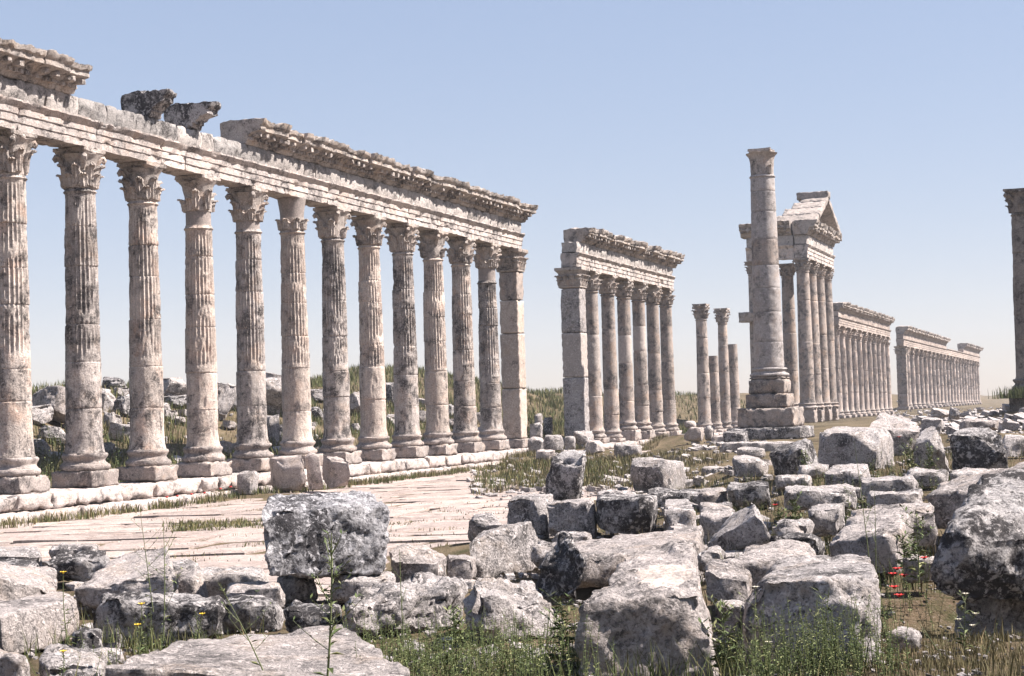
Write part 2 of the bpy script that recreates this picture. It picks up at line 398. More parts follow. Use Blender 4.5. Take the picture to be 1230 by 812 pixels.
def capital(name, z0, h, r, half, seed, root, mat, damage=0.0):
    """bell with two rows of acanthus leaves; abacus and corner volutes are sub-parts"""
    rs = random.Random(seed); mb = MB()
    pr = [(r, 0), (r * 1.0, h * .1), (r * 1.0, h * .35), (r * 1.04, h * .55), (r * 1.15, h * .72), (r * 1.38, h * .84)]
    pr = [(np.interp(t, [q[1] for q in pr], [q[0] for q in pr]), t) for t in np.linspace(0, h * .84, 14)]
    V, F = lathe(pr, 48); V = V + 0.02 * np.stack([fbm(V / .2, 3, seed + q) for q in (0, 31, 67)], -1)
    V[:, 2] += z0; mb.put(V, F, .4)
    for tier, (zz, hh, out, n, sh) in enumerate(((0.02, .40, .15, 8, 0), (.06, .64, .20, 8, .5))):
        for i in range(n):
            if rs.random() < damage: continue
            leaf(mb, (i + sh) * 2 * math.pi / n, r, z0 + zz * h, hh * h, 0.115 if tier == 0 else .105, out, 0.5, seed + i + tier * 20)
    for i in range(4):
        a = i * math.pi / 2; sv, sf = lathe([(0.01, -.08), (.06, -.05), (.08, 0), (.06, .05), (.01, .08)], 10)
        mb.put(sv + np.array([half * .80 * math.cos(a), half * .80 * math.sin(a), z0 + .88 * h]), sf, .6)
    cap = mb.build(name, M[mat], root, True, 45)
    for i in range(4):
        if rs.random() < damage: continue
        a = math.pi / 4 + i * math.pi / 2; R2 = half * 1.16; vb = MB()
        path = [(r * 1.0, .48), (r * 1.12, .60), (r + (R2 - r) * .45, .70), (r + (R2 - r) * .8, .77), (R2 * 1.03, .79), (R2 * 1.08, .74), (R2 * 1.03, .69), (R2 * .97, .71), (R2 * .98, .75)]
        rad = [.05, .065, .07, .07, .065, .06, .06, .06, .05]; ring = []; k = len(path)
        for q, ((pr_, t), w_) in enumerate(zip(path, rad)):
            t0 = path[max(q - 1, 0)]; t1 = path[min(q + 1, k - 1)]; tx, tz = t1[0] - t0[0], (t1[1] - t0[1]) * h; l = math.hypot(tx, tz) + 1e-6
            for g in range(8):
                b_ = g * math.pi / 4; u, v = w_ * math.cos(b_), w_ * 1.25 * math.sin(b_)
                x = pr_ - tz / l * u; zz = z0 + t * h + tx / l * u
                ring.append((x * math.cos(a) - v * math.sin(a), x * math.sin(a) + v * math.cos(a), zz))
        V = np.array(ring); V = V + .02 * np.stack([fbm(V / .1, 2, seed + q + i) for q in (2, 33, 69)], -1)
        F = [(q * 8 + g, q * 8 + (g + 1) % 8, q * 8 + 8 + (g + 1) % 8, q * 8 + 8 + g) for q in range(k - 1) for g in range(8)] + [tuple(range(8))[::-1], tuple((k - 1) * 8 + g for g in range(8))]
        vb.put(V, F, .6); vb.build('volute', M[mat], cap, True, 50)
    ring = []
    for i in range(4):
        a = i * math.pi / 2
        for s in np.linspace(-.9, .9, 9):
            x, y = half * (1 - .16 * (1 - s * s)), half * s
            ring.append((x * math.cos(a) - y * math.sin(a), x * math.sin(a) + y * math.cos(a)))
    ring = np.array(ring); m = len(ring); V = []
    for sc, zz in ((.72, .80), (.90, .86), (.93, .90), (1.0, .91), (1.0, 1.0)):
        V.append(np.column_stack([ring * sc, np.full(m, z0 + zz * h)]))
    V = np.concatenate(V); V = V + .03 * np.stack([fbm(V / .18, 3, seed + q) for q in (5, 37, 71)], -1) * np.array([1, 1, .2])
    F = [(i * m + j, i * m + (j + 1) % m, (i + 1) * m + (j + 1) % m, (i + 1) * m + j) for i in range(4) for j in range(m)]
    F.append(tuple(range(m))[::-1]); F.append(tuple(4 * m + j for j in range(m)))
    ab = MB(); ab.put(V, F, .55); ab.build('abacus', M[mat], cap, True, 45)
    return cap
def base_mesh(name, z0, r, seed, rough=.015, h=.46):
    pr = [(r * 1.30, 0), (r * 1.38, .04), (r * 1.40, .09), (r * 1.36, .15), (r * 1.26, .17), (r * 1.25, .19), (r * 1.16, .22), (r * 1.14, .27), (r * 1.2, .31), (r * 1.22, .33), (r * 1.27, .37), (r * 1.27, .41), (r * 1.2, .45), (r * 1.06, .46)]
    V, F = lathe([(a, b * h / .46) for a, b in pr], 56); V[:, 2] += z0
    N = V / np.maximum(np.linalg.norm(V[:, :2], axis=1), .01)[:, None]; N[:, 2] = 0
    n = fbm(V / .3, 4, seed); n2 = np.clip(fbm(V / .5, 2, seed + 4) - .2, 0, 1)
    V = V + N * (rough * 1.5 * n - .12 * n2)[:, None]
    return mesh(name, V, F, True, None, 50)
def box_K(x0, x1, y0, y1, z0, z1):
    return [[[(x, y, z) for y in (y0, y1)] for z in (z0, z1)] for x in (x0, x1)]
def boxmesh(name, x0, x1, y0, y1, z0, z1, seed, cell=.06, rough=.012, rnd=.02, chip=.03):
    V, Q = hexblock(box_K(x0, x1, y0, y1, z0, z1), cell, rnd, rough, chip, seed, 0, 30)
    return mesh(name, V, Q.tolist(), True, None, None)
def column(k, label, seed, group, repair=None, pedestal=0.0, fl=24, mat='shaft', n=0.0, h=H_COL, zb=ZB, broken=None, cap_dam=.22, proto=None, r=.47, plain_cap=False, name='column'):
    loc = row(k, n, zb)
    root = empty(name, loc, LANG)
    tag(root, label, 'column', group)
    z = 0.0
    if pedestal:
        add('pedestal', boxmesh('pedestal', -.72, .72, -.72, .72, 0, pedestal, seed + 1), M['base'], root); z = pedestal
    add('plinth', boxmesh('plinth', -.63, .63, -.63, .63, z, z + .44, seed + 2, rough=.02, chip=.06), M['base'], root)
    add('base_moulding', base_mesh('base_moulding', z + .44, r, seed + 3, .02), M['base'], root)
    z0 = z + .90; z1 = h - 1.06
    if broken: z1 = broken
    add('shaft', shaft_mesh('shaft', z0, z1 - (repair or 0), r, r * .83, seed, fl, astragal=not broken, rough=.012 if fl else .008, scars=.07 if fl else .03), M[mat], root)
    if repair:
        V, F = lathe([(r * .80, z1 - repair - .01), (r * .80, z1)], 48)
        add('repair_drum', mesh('repair_drum', V, F, True, None, 40), M['cement'], root)
    if not broken:
        if plain_cap:
            V, F = lathe([(r * .84, z1 + .4), (r * .86, z1 + .6), (r * .98, z1 + .95), (r * 1.02, h)], 48)
            add('cement_capital', mesh('cement_capital', V, F, True, None, 40), M['cement'], root)
            mb = MB()
            V, F = lathe([(r * .85, z1), (r * .85, z1 + .42)], 40); mb.put(V, F)
            for i in range(8): leaf(mb, i * math.pi / 4, r * .86, z1 + .03, .40, .115, .10, .5, seed + i)
            mb.build('capital', M['carved'], root, True, 45)
        else:
            capital('capital', z1, h - z1, r * .86, .53, seed, root, 'carved', cap_dam)
    return root
ORD = ['zeroth', 'first', 'second', 'third', 'fourth', 'fifth', 'sixth', 'seventh', 'eighth', 'ninth', 'tenth', 'eleventh', 'twelfth', 'thirteenth', 'fourteenth', 'fifteenth', 'sixteenth', 'seventeenth', 'eighteenth', 'nineteenth', 'twentieth', 'twenty-first', 'twenty-second', 'twenty-third', 'twenty-fourth', 'twenty-fifth', 'twenty-sixth', 'twenty-seventh', 'twenty-eighth']

# ------------------------------------------------------------------ entablature builder (local x along the row, -y to the street)
def dens(pts, step):
    out = []
    for a, b in zip(pts, pts[1:] + pts[:1]):
        a, b = np.array(a), np.array(b); n = max(1, int(round(np.linalg.norm(b - a) / step)))
        out += [a + (b - a) * i / n for i in range(n)]
    return np.array(out)
def extrude(mb, prof, x0, x1, seed, step=.12, rough=.012, chip=.03, tint=.5, erode=None, end_slant=0.0):
    """prof: closed list of (y, z), street side y<0, anticlockwise seen from +x"""
    pr = dens(prof, step * .8); m = len(pr); n = max(2, int(round((x1 - x0) / step)))
    xs = np.linspace(x0, x1, n + 1)
    V = np.zeros((n + 1, m, 3)); V[..., 0] = xs[:, None]; V[..., 1] = pr[:, 0]; V[..., 2] = pr[:, 1]
    V = V.reshape(-1, 3); cz = pr.mean(0)
    N = np.zeros_like(V); N[:, 1] = V[:, 1] - cz[0]; N[:, 2] = V[:, 2] - cz[1]; N /= np.maximum(np.linalg.norm(N, axis=1), .05)[:, None]
    D = rough * fbm(V / .35, 4, seed, .6) * 1.6 - chip * np.clip(fbm(V / .4, 3, seed + 7) - .18, 0, 1) * 2.5
    dx = np.minimum(V[:, 0] - x0, x1 - V[:, 0]); D -= .03 * np.exp(-(dx / .03) ** 2)
    V = V + N * D[:, None]
    if erode is not None: V = erode(V)
    F = [(i * m + j, (i + 1) * m + j, (i + 1) * m + (j + 1) % m, i * m + (j + 1) % m) for i in range(n) for j in range(m)]
    F.append(tuple(range(m))); F.append(tuple(n * m + j for j in range(m))[::-1])
    mb.put(V, F, tint)
ARCH = [(-.43, 0), (-.43, .19), (-.46, .20), (-.46, .40), (-.49, .41), (-.49, .57), (-.53, .60), (-.58, .68), (-.60, .70), (-.60, .75), (.45, .75), (.45, .40), (.42, .39), (.42, 0)]
FRZ = [(-.42, .753), (-.44, .85), (-.47, .98), (-.46, 1.15), (-.43, 1.28), (.40, 1.28), (.40, .753)]
CORN = [(-.46, 1.283), (-.50, 1.33), (-.52, 1.40), (-.58, 1.43), (-.58, 1.50), (-.66, 1.54), (-.74, 1.62), (-.98, 1.68), (-1.04, 1.70), (-1.04, 1.84), (-1.10, 1.88), (-1.16, 1.99), (-1.18, 2.06), (.1, 2.10), (.48, 2.02), (.50, 1.6), (.44, 1.283)]
def eroder(seed, amt=1.0):
    def f(V):
        q = np.stack([V[:, 0] / .5, np.zeros(len(V)), np.zeros(len(V))], -1); q2 = np.stack([V[:, 0] / .16, V[:, 2] / .3, np.zeros(len(V))], -1)
        e = np.clip(.25 + .55 * fbm(q * .6, 2, seed) + .16 * fbm(q2, 2, seed + 2) + .25 * math.sin(seed * 2.3), 0, 1) * amt
        out = V[:, 1] < -.62
        V[out, 1] = -.62 + (V[out, 1] + .62) * (1 - .55 * e[out])
        hi = V[:, 2] > 1.9
        V[hi, 2] -= (.14 * e + .04 * fbm(V / .3, 2, seed + 5))[hi] * amt
        return V
    return f
def entablature(name, label, k0, k1, zt, seed, frieze=True, corn=None, joints=None, group=None, sc=1.0, step=.12, mats=('arch', 'frieze', 'corn'), n=0.0, modil=True, cornmat=None):
    """spans columns k0..k1, underside at height zt; corn: list of (k,k) runs of cornice"""
    root = empty(name, row(k0, n, zt), LANG); rs = random.Random(seed)
    tag(root, label, 'entablature', group)
    X = lambda k: (k - k0) * STEP
    js = joints or ([k0 - .15] + [k for k in range(int(math.floor(k0)) + 1, int(math.ceil(k1)))] + [k1 + .17])
    s2 = lambda pr: [(a * (1 if sc == 1 else .5 + .5 * sc), b * sc) for a, b in pr]
    mb = MB()
    for i, (a, b) in enumerate(zip(js[:-1], js[1:])):
        extrude(mb, s2(ARCH), X(a) + .010, X(b) - .010, seed + i, step, .015, .06, rs.random())
    mb.build('architrave', M[mats[0]], root, True, 38)
    if frieze:
        runs = frieze if isinstance(frieze, list) else [(js[0] + .02, js[-1] - .02)]
        i = 0
        for a, b, *fm in runs:
            mb = MB(); x = X(a)
            while x < X(b) - .3:
                e = min(X(b), x + rs.uniform(.7, 1.5)); e = X(b) if X(b) - e < .45 else e
                extrude(mb, s2([(y + rs.uniform(-.012, .012) * 0, z) for y, z in FRZ]), x + .006, e - .006, seed + 60 + i, step, .016, .05, rs.random()); i += 1; x = e
            mb.build('frieze', M[fm[0] if fm else mats[1]], root, True, 45)
    if corn:
        i = 0
        for a, b in corn:
            mb = MB(); x = X(a)
            while x < X(b) - .3:
                e = min(X(b), x + rs.uniform(1.1, 2.0)); e = X(b) if X(b) - e < .7 else e
                dz = rs.uniform(-.03, .03); dy = rs.uniform(-.05, .04)
                V0 = len(mb.V)
                extrude(mb, s2(CORN), x + .008, e - .008, seed + 120 + i, step * .85, .014, .05, rs.random(), eroder(seed + i * 7))
                if modil and step < .15:
                    xd = x + .06
                    while xd < e - .14:
                        q = np.array(box_K(xd, xd + .12, -.66, -.5, 1.40 * sc, 1.50 * sc)).reshape(-1, 3)
                        if rs.random() < .85: mb.put(q, [(0, 1, 3, 2), (4, 6, 7, 5), (0, 4, 5, 1), (2, 3, 7, 6), (0, 2, 6, 4), (1, 5, 7, 3)], .6)
                        xd += .22
                if modil:
                    xm = x + .2
                    while xm < e - .15:
                        if rs.random() < .82:
                            hv, hq = hexblock(box_K(xm - .09, xm + .09, -.90 * (.5 + .5 * sc), -.55, 1.50 * sc, 1.66 * sc), .08, .02, .02, .05, seed + i + int(xm * 10)); mb.put(hv, hq.tolist(), .5)
                        xm += .46
                i += 1; x = e
            mb.build('cornice', M[cornmat or mats[2]], root, True, 45)
    return root
# ================================================================== THE ROW ON THE LEFT
GA = 'fluted columns of the near row'
row_labels = {
 1: ('fluted column at the left edge of the photo, its lower shaft scarred and torn', {}),
 2: ('second fluted column from the left, under the joint between clean and lichened architrave', {'mat': 'shaft_dark'}),
 3: ('third fluted column from the left, with a wide leafy capital under the loose cornice blocks', {'mat': 'shaft'}),
 4: ('fourth fluted column from the left, with a smooth cement collar below its half capital', {'mat': 'shaft_pale', 'repair': .42, 'cap_dam': .5}),
 5: ('fifth fluted column from the left, thin cement collar, standing on a lichened broken plinth', {'mat': 'shaft_dark', 'repair': .25, 'cap_dam': .4}),
 6: ('sixth fluted column from the left, with a plain cement capital, behind upright stone slabs', {'mat': 'shaft_pale', 'plain_cap': True}),
 7: ('seventh fluted column from the left, its base on rough rubble beside an upright slab', {'mat': 'shaft_dark'}),
 8: ('eighth fluted column from the left, pale smooth lower drum above a dark broken plinth', {'mat': 'shaft_pale'}),
 9: ('ninth fluted column from the left, between two columns with square clean plinths', {'mat': 'shaft_dark'}),
 10: ('fourth fluted column before the square pier, a flaked patch on its lower drum', {'mat': 'shaft_pale'}),
 11: ('third last fluted column before the square pier, with a lichened broken plinth', {}),
 12: ('last fluted column before the square pier, cement drum below its capital', {'mat': 'shaft_dark', 'repair': .55}),
}
for k, (lb, kw) in row_labels.items():
    column(k, lb, 100 + k * 11, GA, **kw)

def pier(k, label, wd, blocks, seed, h=H_COL, zb=ZB, n=0.0, cap=True):
    root = empty('pier', row(k, n, zb), LANG); tag(root, label, 'pier')
    add('plinth', boxmesh('plinth', -wd - .12, wd + .12, -wd - .12, wd + .12, 0, .42, seed, rough=.02, chip=.05), M['base'], root)
    z = .423; tot = h - 1.03 - .423
    for i, (fr, mt) in enumerate(blocks):
        e = z + tot * fr
        add('block', boxmesh('block', -wd + .01 * (i % 2), wd - .012 * (i % 3), -wd, wd - .008 * i, z, e - .012, seed + i + 1, cell=.08, rough=.012, rnd=.025, chip=.035), M[mt], root); z = e
    mb = MB(); hh = 1.03
    pr = [(wd, 0), (wd + .05, .04), (wd + .05, .1), (wd, .13), (wd, .55), (wd + .06, .75), (wd + .16, .86), (wd + .2, .9), (wd + .2, 1.03)]
    V = []; 
    for r_, z_ in pr: V += [(-r_, -r_, z + z_), (r_, -r_, z + z_), (r_, r_, z + z_), (-r_, r_, z + z_)]
    F = [(4 * i + j, 4 * i + (j + 1) % 4, 4 * i + 4 + (j + 1) % 4, 4 * i + 4 + j) for i in range(len(pr) - 1) for j in range(4)] + [(3, 2, 1, 0), tuple(4 * (len(pr) - 1) + j for j in range(4))]
    mb.put(V, F)
    for sd in range(4):                              # leaves on each face
        rot = np.array([[math.cos(sd * math.pi / 2), -math.sin(sd * math.pi / 2)], [math.sin(sd * math.pi / 2), math.cos(sd * math.pi / 2)]])
        for tier, (zz, hl, out) in enumerate(((.12, .38, .13), (.14, .62, .2))):
            for x in (np.linspace(-.75, .75, 3) if tier == 0 else np.linspace(-.95, .95, 4)):
                lm = MB(); leaf(lm, 0, wd, z + zz, hl, .13, out, .5, seed + int(x * 10) + sd * 7 + tier * 40)
                V = lm.V[0].copy(); V[:, 1] += x * wd; V[:, :2] = V[:, :2] @ rot.T; mb.put(V, lm.F, .5)
    mb.build('capital', M['carved'], root, True, 45)
    return root
pier(13, 'square pier ending the near row of fluted columns', .45, [(.30, 'pier_pale'), (.33, 'pier_pale'), (.2, 'pier_pale'), (.17, 'smooth')], 900)

ENT_A = entablature('entablature', 'long entablature on the fluted columns, its cornice missing near the left end', -0.3, 13.0, ZB + H_COL + .003, 41,
    frieze=[(-.45, 1.8), (1.8, 3.42, 'frieze_dark'), (3.42, 4.1), (4.1, 5.2, 'frieze_dark'), (5.2, 13.14)], corn=[(-.45, 1.72), (4.72, 13.3)], joints=[-.45, .95, 2.05, 3.12, 3.55, 4.6, 5.6, 6.62, 7.6, 8.9, 9.95, 11.2, 12.1, 13.17])
# loose cornice blocks that stand on the bare frieze
def loose_cornice(k0, k1, label, seed, dz=1.285, er=.8):
    mb = MB(); X = lambda k: (k - k0) * STEP
    pr = [(y, z - 1.283) for y, z in CORN]
    def e(V):
        f = eroder(seed, er); V = V.copy(); V[:, 2] += 1.283; V = f(V); V[:, 2] -= 1.283; return V
    extrude(mb, pr, 0, (k1 - k0) * STEP, seed, .08, .03, .10, .3, e)
    o = mb.build('cornice_block', M['rock_dark'], None, True, 45); o.location = tuple(row(k0, 0, ZB + H_COL + dz)); o.rotation_euler = (0, 0, LANG)
    tag(o, label, 'cornice block')
loose_cornice(2.90, 3.10, 'larger loose cornice block perched on the bare stretch of the long entablature', 77)
loose_cornice(3.66, 3.84, 'smaller loose cornice block perched beside the larger one on the long entablature', 79, 1.285)

# stylobate under the near row
def stylobate(name, label, k0, k1, seed, n0=-.95, n1=.9, z1=ZB, low=.24, rough=.03):
    root = empty(name, row(k0, 0, 0), LANG); tag(root, label, 'stylobate'); rs = random.Random(seed)
    for part, a, b, za, zb, lo, hi in (('upper_course', -n1, -n0, low + .003, z1 - .003, .9, 2.3), ('lower_step', -n1 - .28, -n0 + .2, -.25, low, 1.2, 2.6)):
        mb = MB(); x = 0; L = (k1 - k0) * STEP; i = 0
        while x < L - .2:
            e = min(L, x + rs.uniform(lo, hi)); e = L if L - e < .5 else e
            dn = rs.uniform(-.05, .05)
            hv, hq = hexblock(box_K(x + .008, e - .008, a + dn, b, za, zb - rs.uniform(0, .015)), .09, .035, rough, .09, seed + i, 0, 30)
            mb.put(hv, hq.tolist(), rs.random()); x = e; i += 1
        mb.build(part, M['kerb'], root)
stylobate('stylobate', 'pale stone stylobate carrying the near row of fluted columns', -.6, 13.65, 300)

# ================================================================== SECOND STRETCH (smooth columns)
GB = 'smooth columns of the middle row'
pier(16, 'square pier of stacked dark and pale blocks at the head of the middle row', .52, [(.40, 'rock_grey'), (.30, 'palecement'), (.30, 'rock_grey')], 930, zb=.5, h=8.95)
names_b = ['smooth column next to the pier, pale new drum in its middle', 'second smooth column from the stacked pier, weathered grey throughout', 'third smooth column from the stacked pier, with a pale drum between darker ones',
           'fourth smooth column from the stacked pier, dark drum below a pale one', 'second last smooth column of the roofed middle row, before the free standing ones', 'last smooth column under the end of the middle entablature']
protos = []
def plain_column(k, label, seed, group, h=8.95, zb=.5, r=.42, ped=.55, drums=None, broken=None, n=0.0, name='column', mat='smooth', half=.50):
    root = empty(name, row(k, n, zb), LANG); tag(root, label, 'column', group); rs = random.Random(seed); z = 0
    if ped: add('pedestal', boxmesh('pedestal', -.62, .62, -.62, .62, 0, ped, seed + 1, rough=.03, chip=.1), M['base'], root); z = ped
    add('base_moulding', base_mesh('base_moulding', z + .002, r, seed + 3, .02, .42), M['base'], root)
    z0 = z + .42; z1 = broken or (h - .95)
    if drums:
        for i, (fr, mt) in enumerate(drums):
            a = z0 + (z1 - z0) * sum(q[0] for q in drums[:i]); b = a + (z1 - z0) * fr
            ra = r * (1 - .15 * (a - z0) / (z1 - z0)); rb = r * (1 - .15 * (b - z0) / (z1 - z0))
            add('drum', shaft_mesh('drum', a + .002, b - .002, ra - .05 * (i > 0) * 0, rb, seed + i, 0, rows=30, drums=2, rough=.007, astragal=(i == len(drums) - 1 and not broken), scars=.04) if i == 0 else
                drum_mesh(a + .002, b - .002, ra, rb, seed + i, i == len(drums) - 1 and not broken), M[mt], root)
    else:
        add('shaft', shaft_mesh('shaft', z0, z1, r, r * .85, seed, 0, rows=70, drums=4, rough=.009, scars=.05, astragal=not broken), M[mat], root)
    if not broken: capital('capital', z1, h - z1, r * .88, half, seed, root, 'carved', .15)
    return root
def drum_mesh(a, b, ra, rb, seed, astr):
    z = np.linspace(a, b, 20); pr = [(ra + (rb - ra) * i / 19, q) for i, q in enumerate(z)]
    pr[0] = (pr[0][0] - .02, pr[0][1]); pr[-1] = (pr[-1][0] - .015, pr[-1][1])
    if astr: pr = pr[:-2] + [(rb, b - .15), (rb + .05, b - .11), (rb + .05, b - .07), (rb, b - .03), (rb, b)]
    V, F = lathe(pr, 56); N = V.copy(); N[:, 2] = 0; N /= np.maximum(np.linalg.norm(N, axis=1), .05)[:, None]
    V = V + N * (.010 * fbm(V / .4, 3, seed) - .05 * np.clip(fbm(V / .5, 2, seed + 2) - .38, 0, 1))[:, None]
    return mesh('drum', V, F, True, None, 50)
db = [[(.42, 'smooth'), (.26, 'palecement'), (.32, 'smooth')], [(.30, 'smooth'), (.44, 'smooth'), (.26, 'smooth')], [(.27, 'smooth'), (.20, 'smooth'), (.22, 'palecement'), (.31, 'smooth')],
      [(.30, 'smooth'), (.28, 'shaft'), (.20, 'palecement'), (.22, 'smooth')], [(.28, 'smooth'), (.30, 'smooth'), (.42, 'smooth')], [(.2, 'shaft'), (.32, 'smooth'), (.48, 'smooth')]]
for i in range(6):
    plain_column(17 + i, names_b[i], 500 + i * 13, GB, drums=db[i], ped=(.3, .2, .6, .55, .35, .35)[i])
entablature('entablature', 'shorter entablature with overhanging cornice on the smooth middle columns', 16.0, 22.0, .5 + 8.953, 61, corn=[(16.05, 22.35)], joints=[15.82, 16.8, 18, 19, 20, 21, 22.15], sc=1.02)
stylobate('stylobate', 'broken low stylobate under the smooth middle columns', 15.6, 29, 340, z1=.5, low=.2, rough=.06)
GL = 'free standing columns beyond the middle row'
plain_column(25, 'tall free standing column with capital beyond the middle row', 610, GL, h=8.5, ped=.2)
plain_column(27, 'free standing column with a spreading capital behind the two broken shafts', 620, GL, h=8.5, ped=.2, r=.38)
plain_column(26, 'shortest broken column shaft with a tapering stump top, between two capitals', 630, GL, broken=5.15, ped=.2, r=.36)
plain_column(28, 'broken column shaft without capital left of the tall pedestal column', 640, GL, broken=6.1, ped=.2, r=.38)

# ================================================================== PORCH WITH GABLE
GP = 'tall columns of the gabled porch'
def porch_col(k, n, lb, sd): return plain_column(k, lb, sd, GP, h=12.75, zb=.75, r=.56, ped=1.1, n=n, half=.70)
for i, (k, n, lb) in enumerate(((32.2, 2.9, 'corner column of the gabled porch, nearest the tall pedestal column'), (33.3, 2.9, 'second tall column under the gabled porch front'),
        (34.5, 2.9, 'third tall column under the gabled porch front'), (35.7, 2.9, 'last tall column under the gable tip of the porch'),
        (32.3, -.95, 'tall porch column half hidden left of the pedestal column'), (33.6, .9, 'inner porch column seen in shade between pedestal column and corner column'))):
    porch_col(k, n, lb, 700 + i * 17)
e = entablature('entablature', 'entablature along the street front of the gabled porch', 32.2, 35.9, .75 + 12.753, 81, corn=[(31.95, 36.2)], joints=[32.0, 33.3, 34.5, 36.1], sc=1.42, n=2.9, step=.16)
e = entablature('entablature', 'end entablature of the porch, turned to the viewer behind the pedestal column', 0, 1.25, .75 + 12.753, 83, corn=[(-.12, 1.2)], joints=[0, .62, 1.25], sc=1.42, step=.16)
p = row(32.2, -1.4, .75 + 12.753); e.location = tuple(p); e.rotation_euler = (0, 0, math.atan2(LN[1], LN[0]))
def slab(name, pts, th, mat, parent, seed, cell=.12, rough=.03):
    """a slab over 4 points (local), thickness downwards"""
    a, b, c, d = (np.array(q, float) for q in pts)
    t = np.array([0, 0, th])
    V, Q = hexblock([[[a - t, d - t], [a, d]], [[b - t, c - t], [b, c]]], cell, .04, rough, .08, seed, 0, 40)
    return add(name, mesh(name, V, Q.tolist()), M[mat], parent)
def gable():
    zt = .75 + 12.753 + 2.06 * 1.42
    g = empty('pediment', row(34.3, 2.9, zt), LANG); tag(g, 'ruined triangular gable with stepped roof slabs on the porch', 'pediment')
    hw, rise = 5.9, 2.55; f, bk = -1.25, 1.5
    ridge = lambda t: rise * (1 - t)
    for i, (t0, t1, b0) in enumerate(((0.03, .26, 1.2), (.25, .48, 1.7), (.47, .72, 2.2), (.71, 1.0, 2.7))):
        dz = .10 * (4 - i) * .5
        slab('roof_slab', [(-hw * t1, f + .05 * i, ridge(t1) + dz), (-hw * t0, f + .05 * i, ridge(t0) + dz), (-hw * t0, b0 - .3, ridge(t0) + dz), (-hw * t1, b0 - .3, ridge(t1) + dz)], .55, 'farcorn', g, 20 + i)
    for i, (t0, t1) in enumerate(((.03, .35), (.34, .68), (.67, 1.02))):
        slab('raking_cornice', [(hw * t0, f, ridge(t0)), (hw * t1, f, ridge(t1)), (hw * t1, .2, ridge(t1)), (hw * t0, .2, ridge(t0))], .6, 'farcorn', g, 30 + i)
    slab('ridge_block', [(-.75, f - .05, rise + .42), (.35, f - .05, rise + .38), (.35, 1.3, rise + .36), (-.75, 1.3, rise + .42)], .62, 'farcorn', g, 40)
    mb = MB()
    V = [(-hw * .86, -.2, .0), (hw * .9, -.2, .0), (0, -.2, rise - .45), (-hw * .86, .45, 0), (hw * .9, .45, 0), (0, .45, rise - .45)]
    mb.put(V, [(0, 1, 2), (5, 4, 3), (0, 3, 4, 1), (1, 4, 5, 2), (2, 5, 3, 0)]); mb.build('tympanum', M['corn'], g, False)
gable()
# bracket and stub wall left of the pedestal column
o = add('bracket_block', boxmesh('bracket_block', -.75, .35, -.9, .5, 0, .8, 771, cell=.1), M['corn'], None, row(32.1, -1.55, 8.7)); o.rotation_euler = (0, 0, LANG); tag(o, 'projecting bracket block on the shaded porch column left of the pedestal column', 'bracket')

# ================================================================== FAR STRETCHES OF THE ROW
def far_column_proto(k, label, group, h, zb, r, seed):
    root = empty('column', row(k, 0, zb), LANG); tag(root, label, 'column', group)
    add('base_moulding', base_mesh('base_moulding', .3, r, seed, .01, .42), M['base'], root)
    add('plinth', boxmesh('plinth', -.62, .62, -.62, .62, 0, .3, seed + 2, cell=.15), M['base'], root)
    add('shaft', shaft_mesh('shaft', .7, h - .95, r, r * .85, seed, 20, per=4, rows=34, smooth_to=.3, drums=5), M['far'], root)
    capital('capital', h - .95, .95, r * .87, .52, seed, root, 'far', .3)
    return root
pr = [far_column_proto(43 + i, '', 'columns of the third stretch of the row', 9.0, ZB, .42, 1200 + i * 7) for i in range(3)]
NC = 11
for i in range(NC):
    o = pr[i] if i < 3 else copy_tree(pr[i % 3])
    o.location = tuple(row(43 + i * 1.2, 0, ZB)); o.rotation_euler = (0, 0, LANG + (i // 3) * math.pi / 2)
    o['label'] = ('nearest fluted column of the stretch just beyond the gabled porch' if i == 0 else
                  'last fluted column of the stretch just beyond the gabled porch' if i == NC - 1 else
                  f'{ORD[i+1]} column, counted from the porch, of the stretch just beyond it')
entablature('entablature', 'entablature on the stretch of columns right behind the gabled porch', 43, 55, ZB + 9.003, 91, corn=[(42.8, 55.4)], joints=[42.8] + [43 + 1.2 * i for i in range(1, 10)] + [55.2], sc=1.1, step=.2, mats=('far', 'far', 'farcorn'), modil=True)
ZD, HD = 1.0, 8.0
pier(59.7, 'square pier at the head of the farthest stretch of columns', .62, [(.25, 'smooth'), (.4, 'smooth'), (.35, 'smooth')], 960, h=HD, zb=ZD)
pr = [far_column_proto(60 + i, '', 'columns of the farthest stretch of the row', HD, ZD, .42, 1300 + i * 7) for i in range(3)]
ND = 22
for i in range(ND):
    o = pr[i] if i < 3 else copy_tree(pr[i % 3])
    o.location = tuple(row(61.4 + i * 1.7, 0, ZD)); o.rotation_euler = (0, 0, LANG + (i // 3) * math.pi / 2)
    o['label'] = 'last column at the far right end of the farthest stretch' if i == ND - 1 else f'{ORD[i+1]} column after the square pier in the farthest stretch of columns'
entablature('entablature', 'corniced entablature at the near end of the farthest stretch of columns', 59.7, 77, ZD + HD + .003, 101, corn=[(59.4, 76.9)], joints=[59.3] + [60 + 1.42 * i for i in range(1, 12)] + [77.0], sc=1.2, step=.28, mats=('far', 'far', 'farcorn'), modil=False)
entablature('entablature', 'bare architrave between the two corniced parts of the farthest stretch', 77.02, 86.4, ZD + HD + .003, 103, frieze=False, joints=[77.02, 79.9, 82.7, 86.4], sc=1.3, step=.3, mats=('far', 'far', 'farcorn'))
entablature('entablature', 'short corniced entablature at the very end of the farthest stretch', 86.42, 97.3, ZD + HD + .003, 105, corn=[(86.6, 97.6)], joints=[86.42, 89, 91.5, 94, 97.4], sc=1.3, step=.28, mats=('far', 'far', 'farcorn'), modil=False)

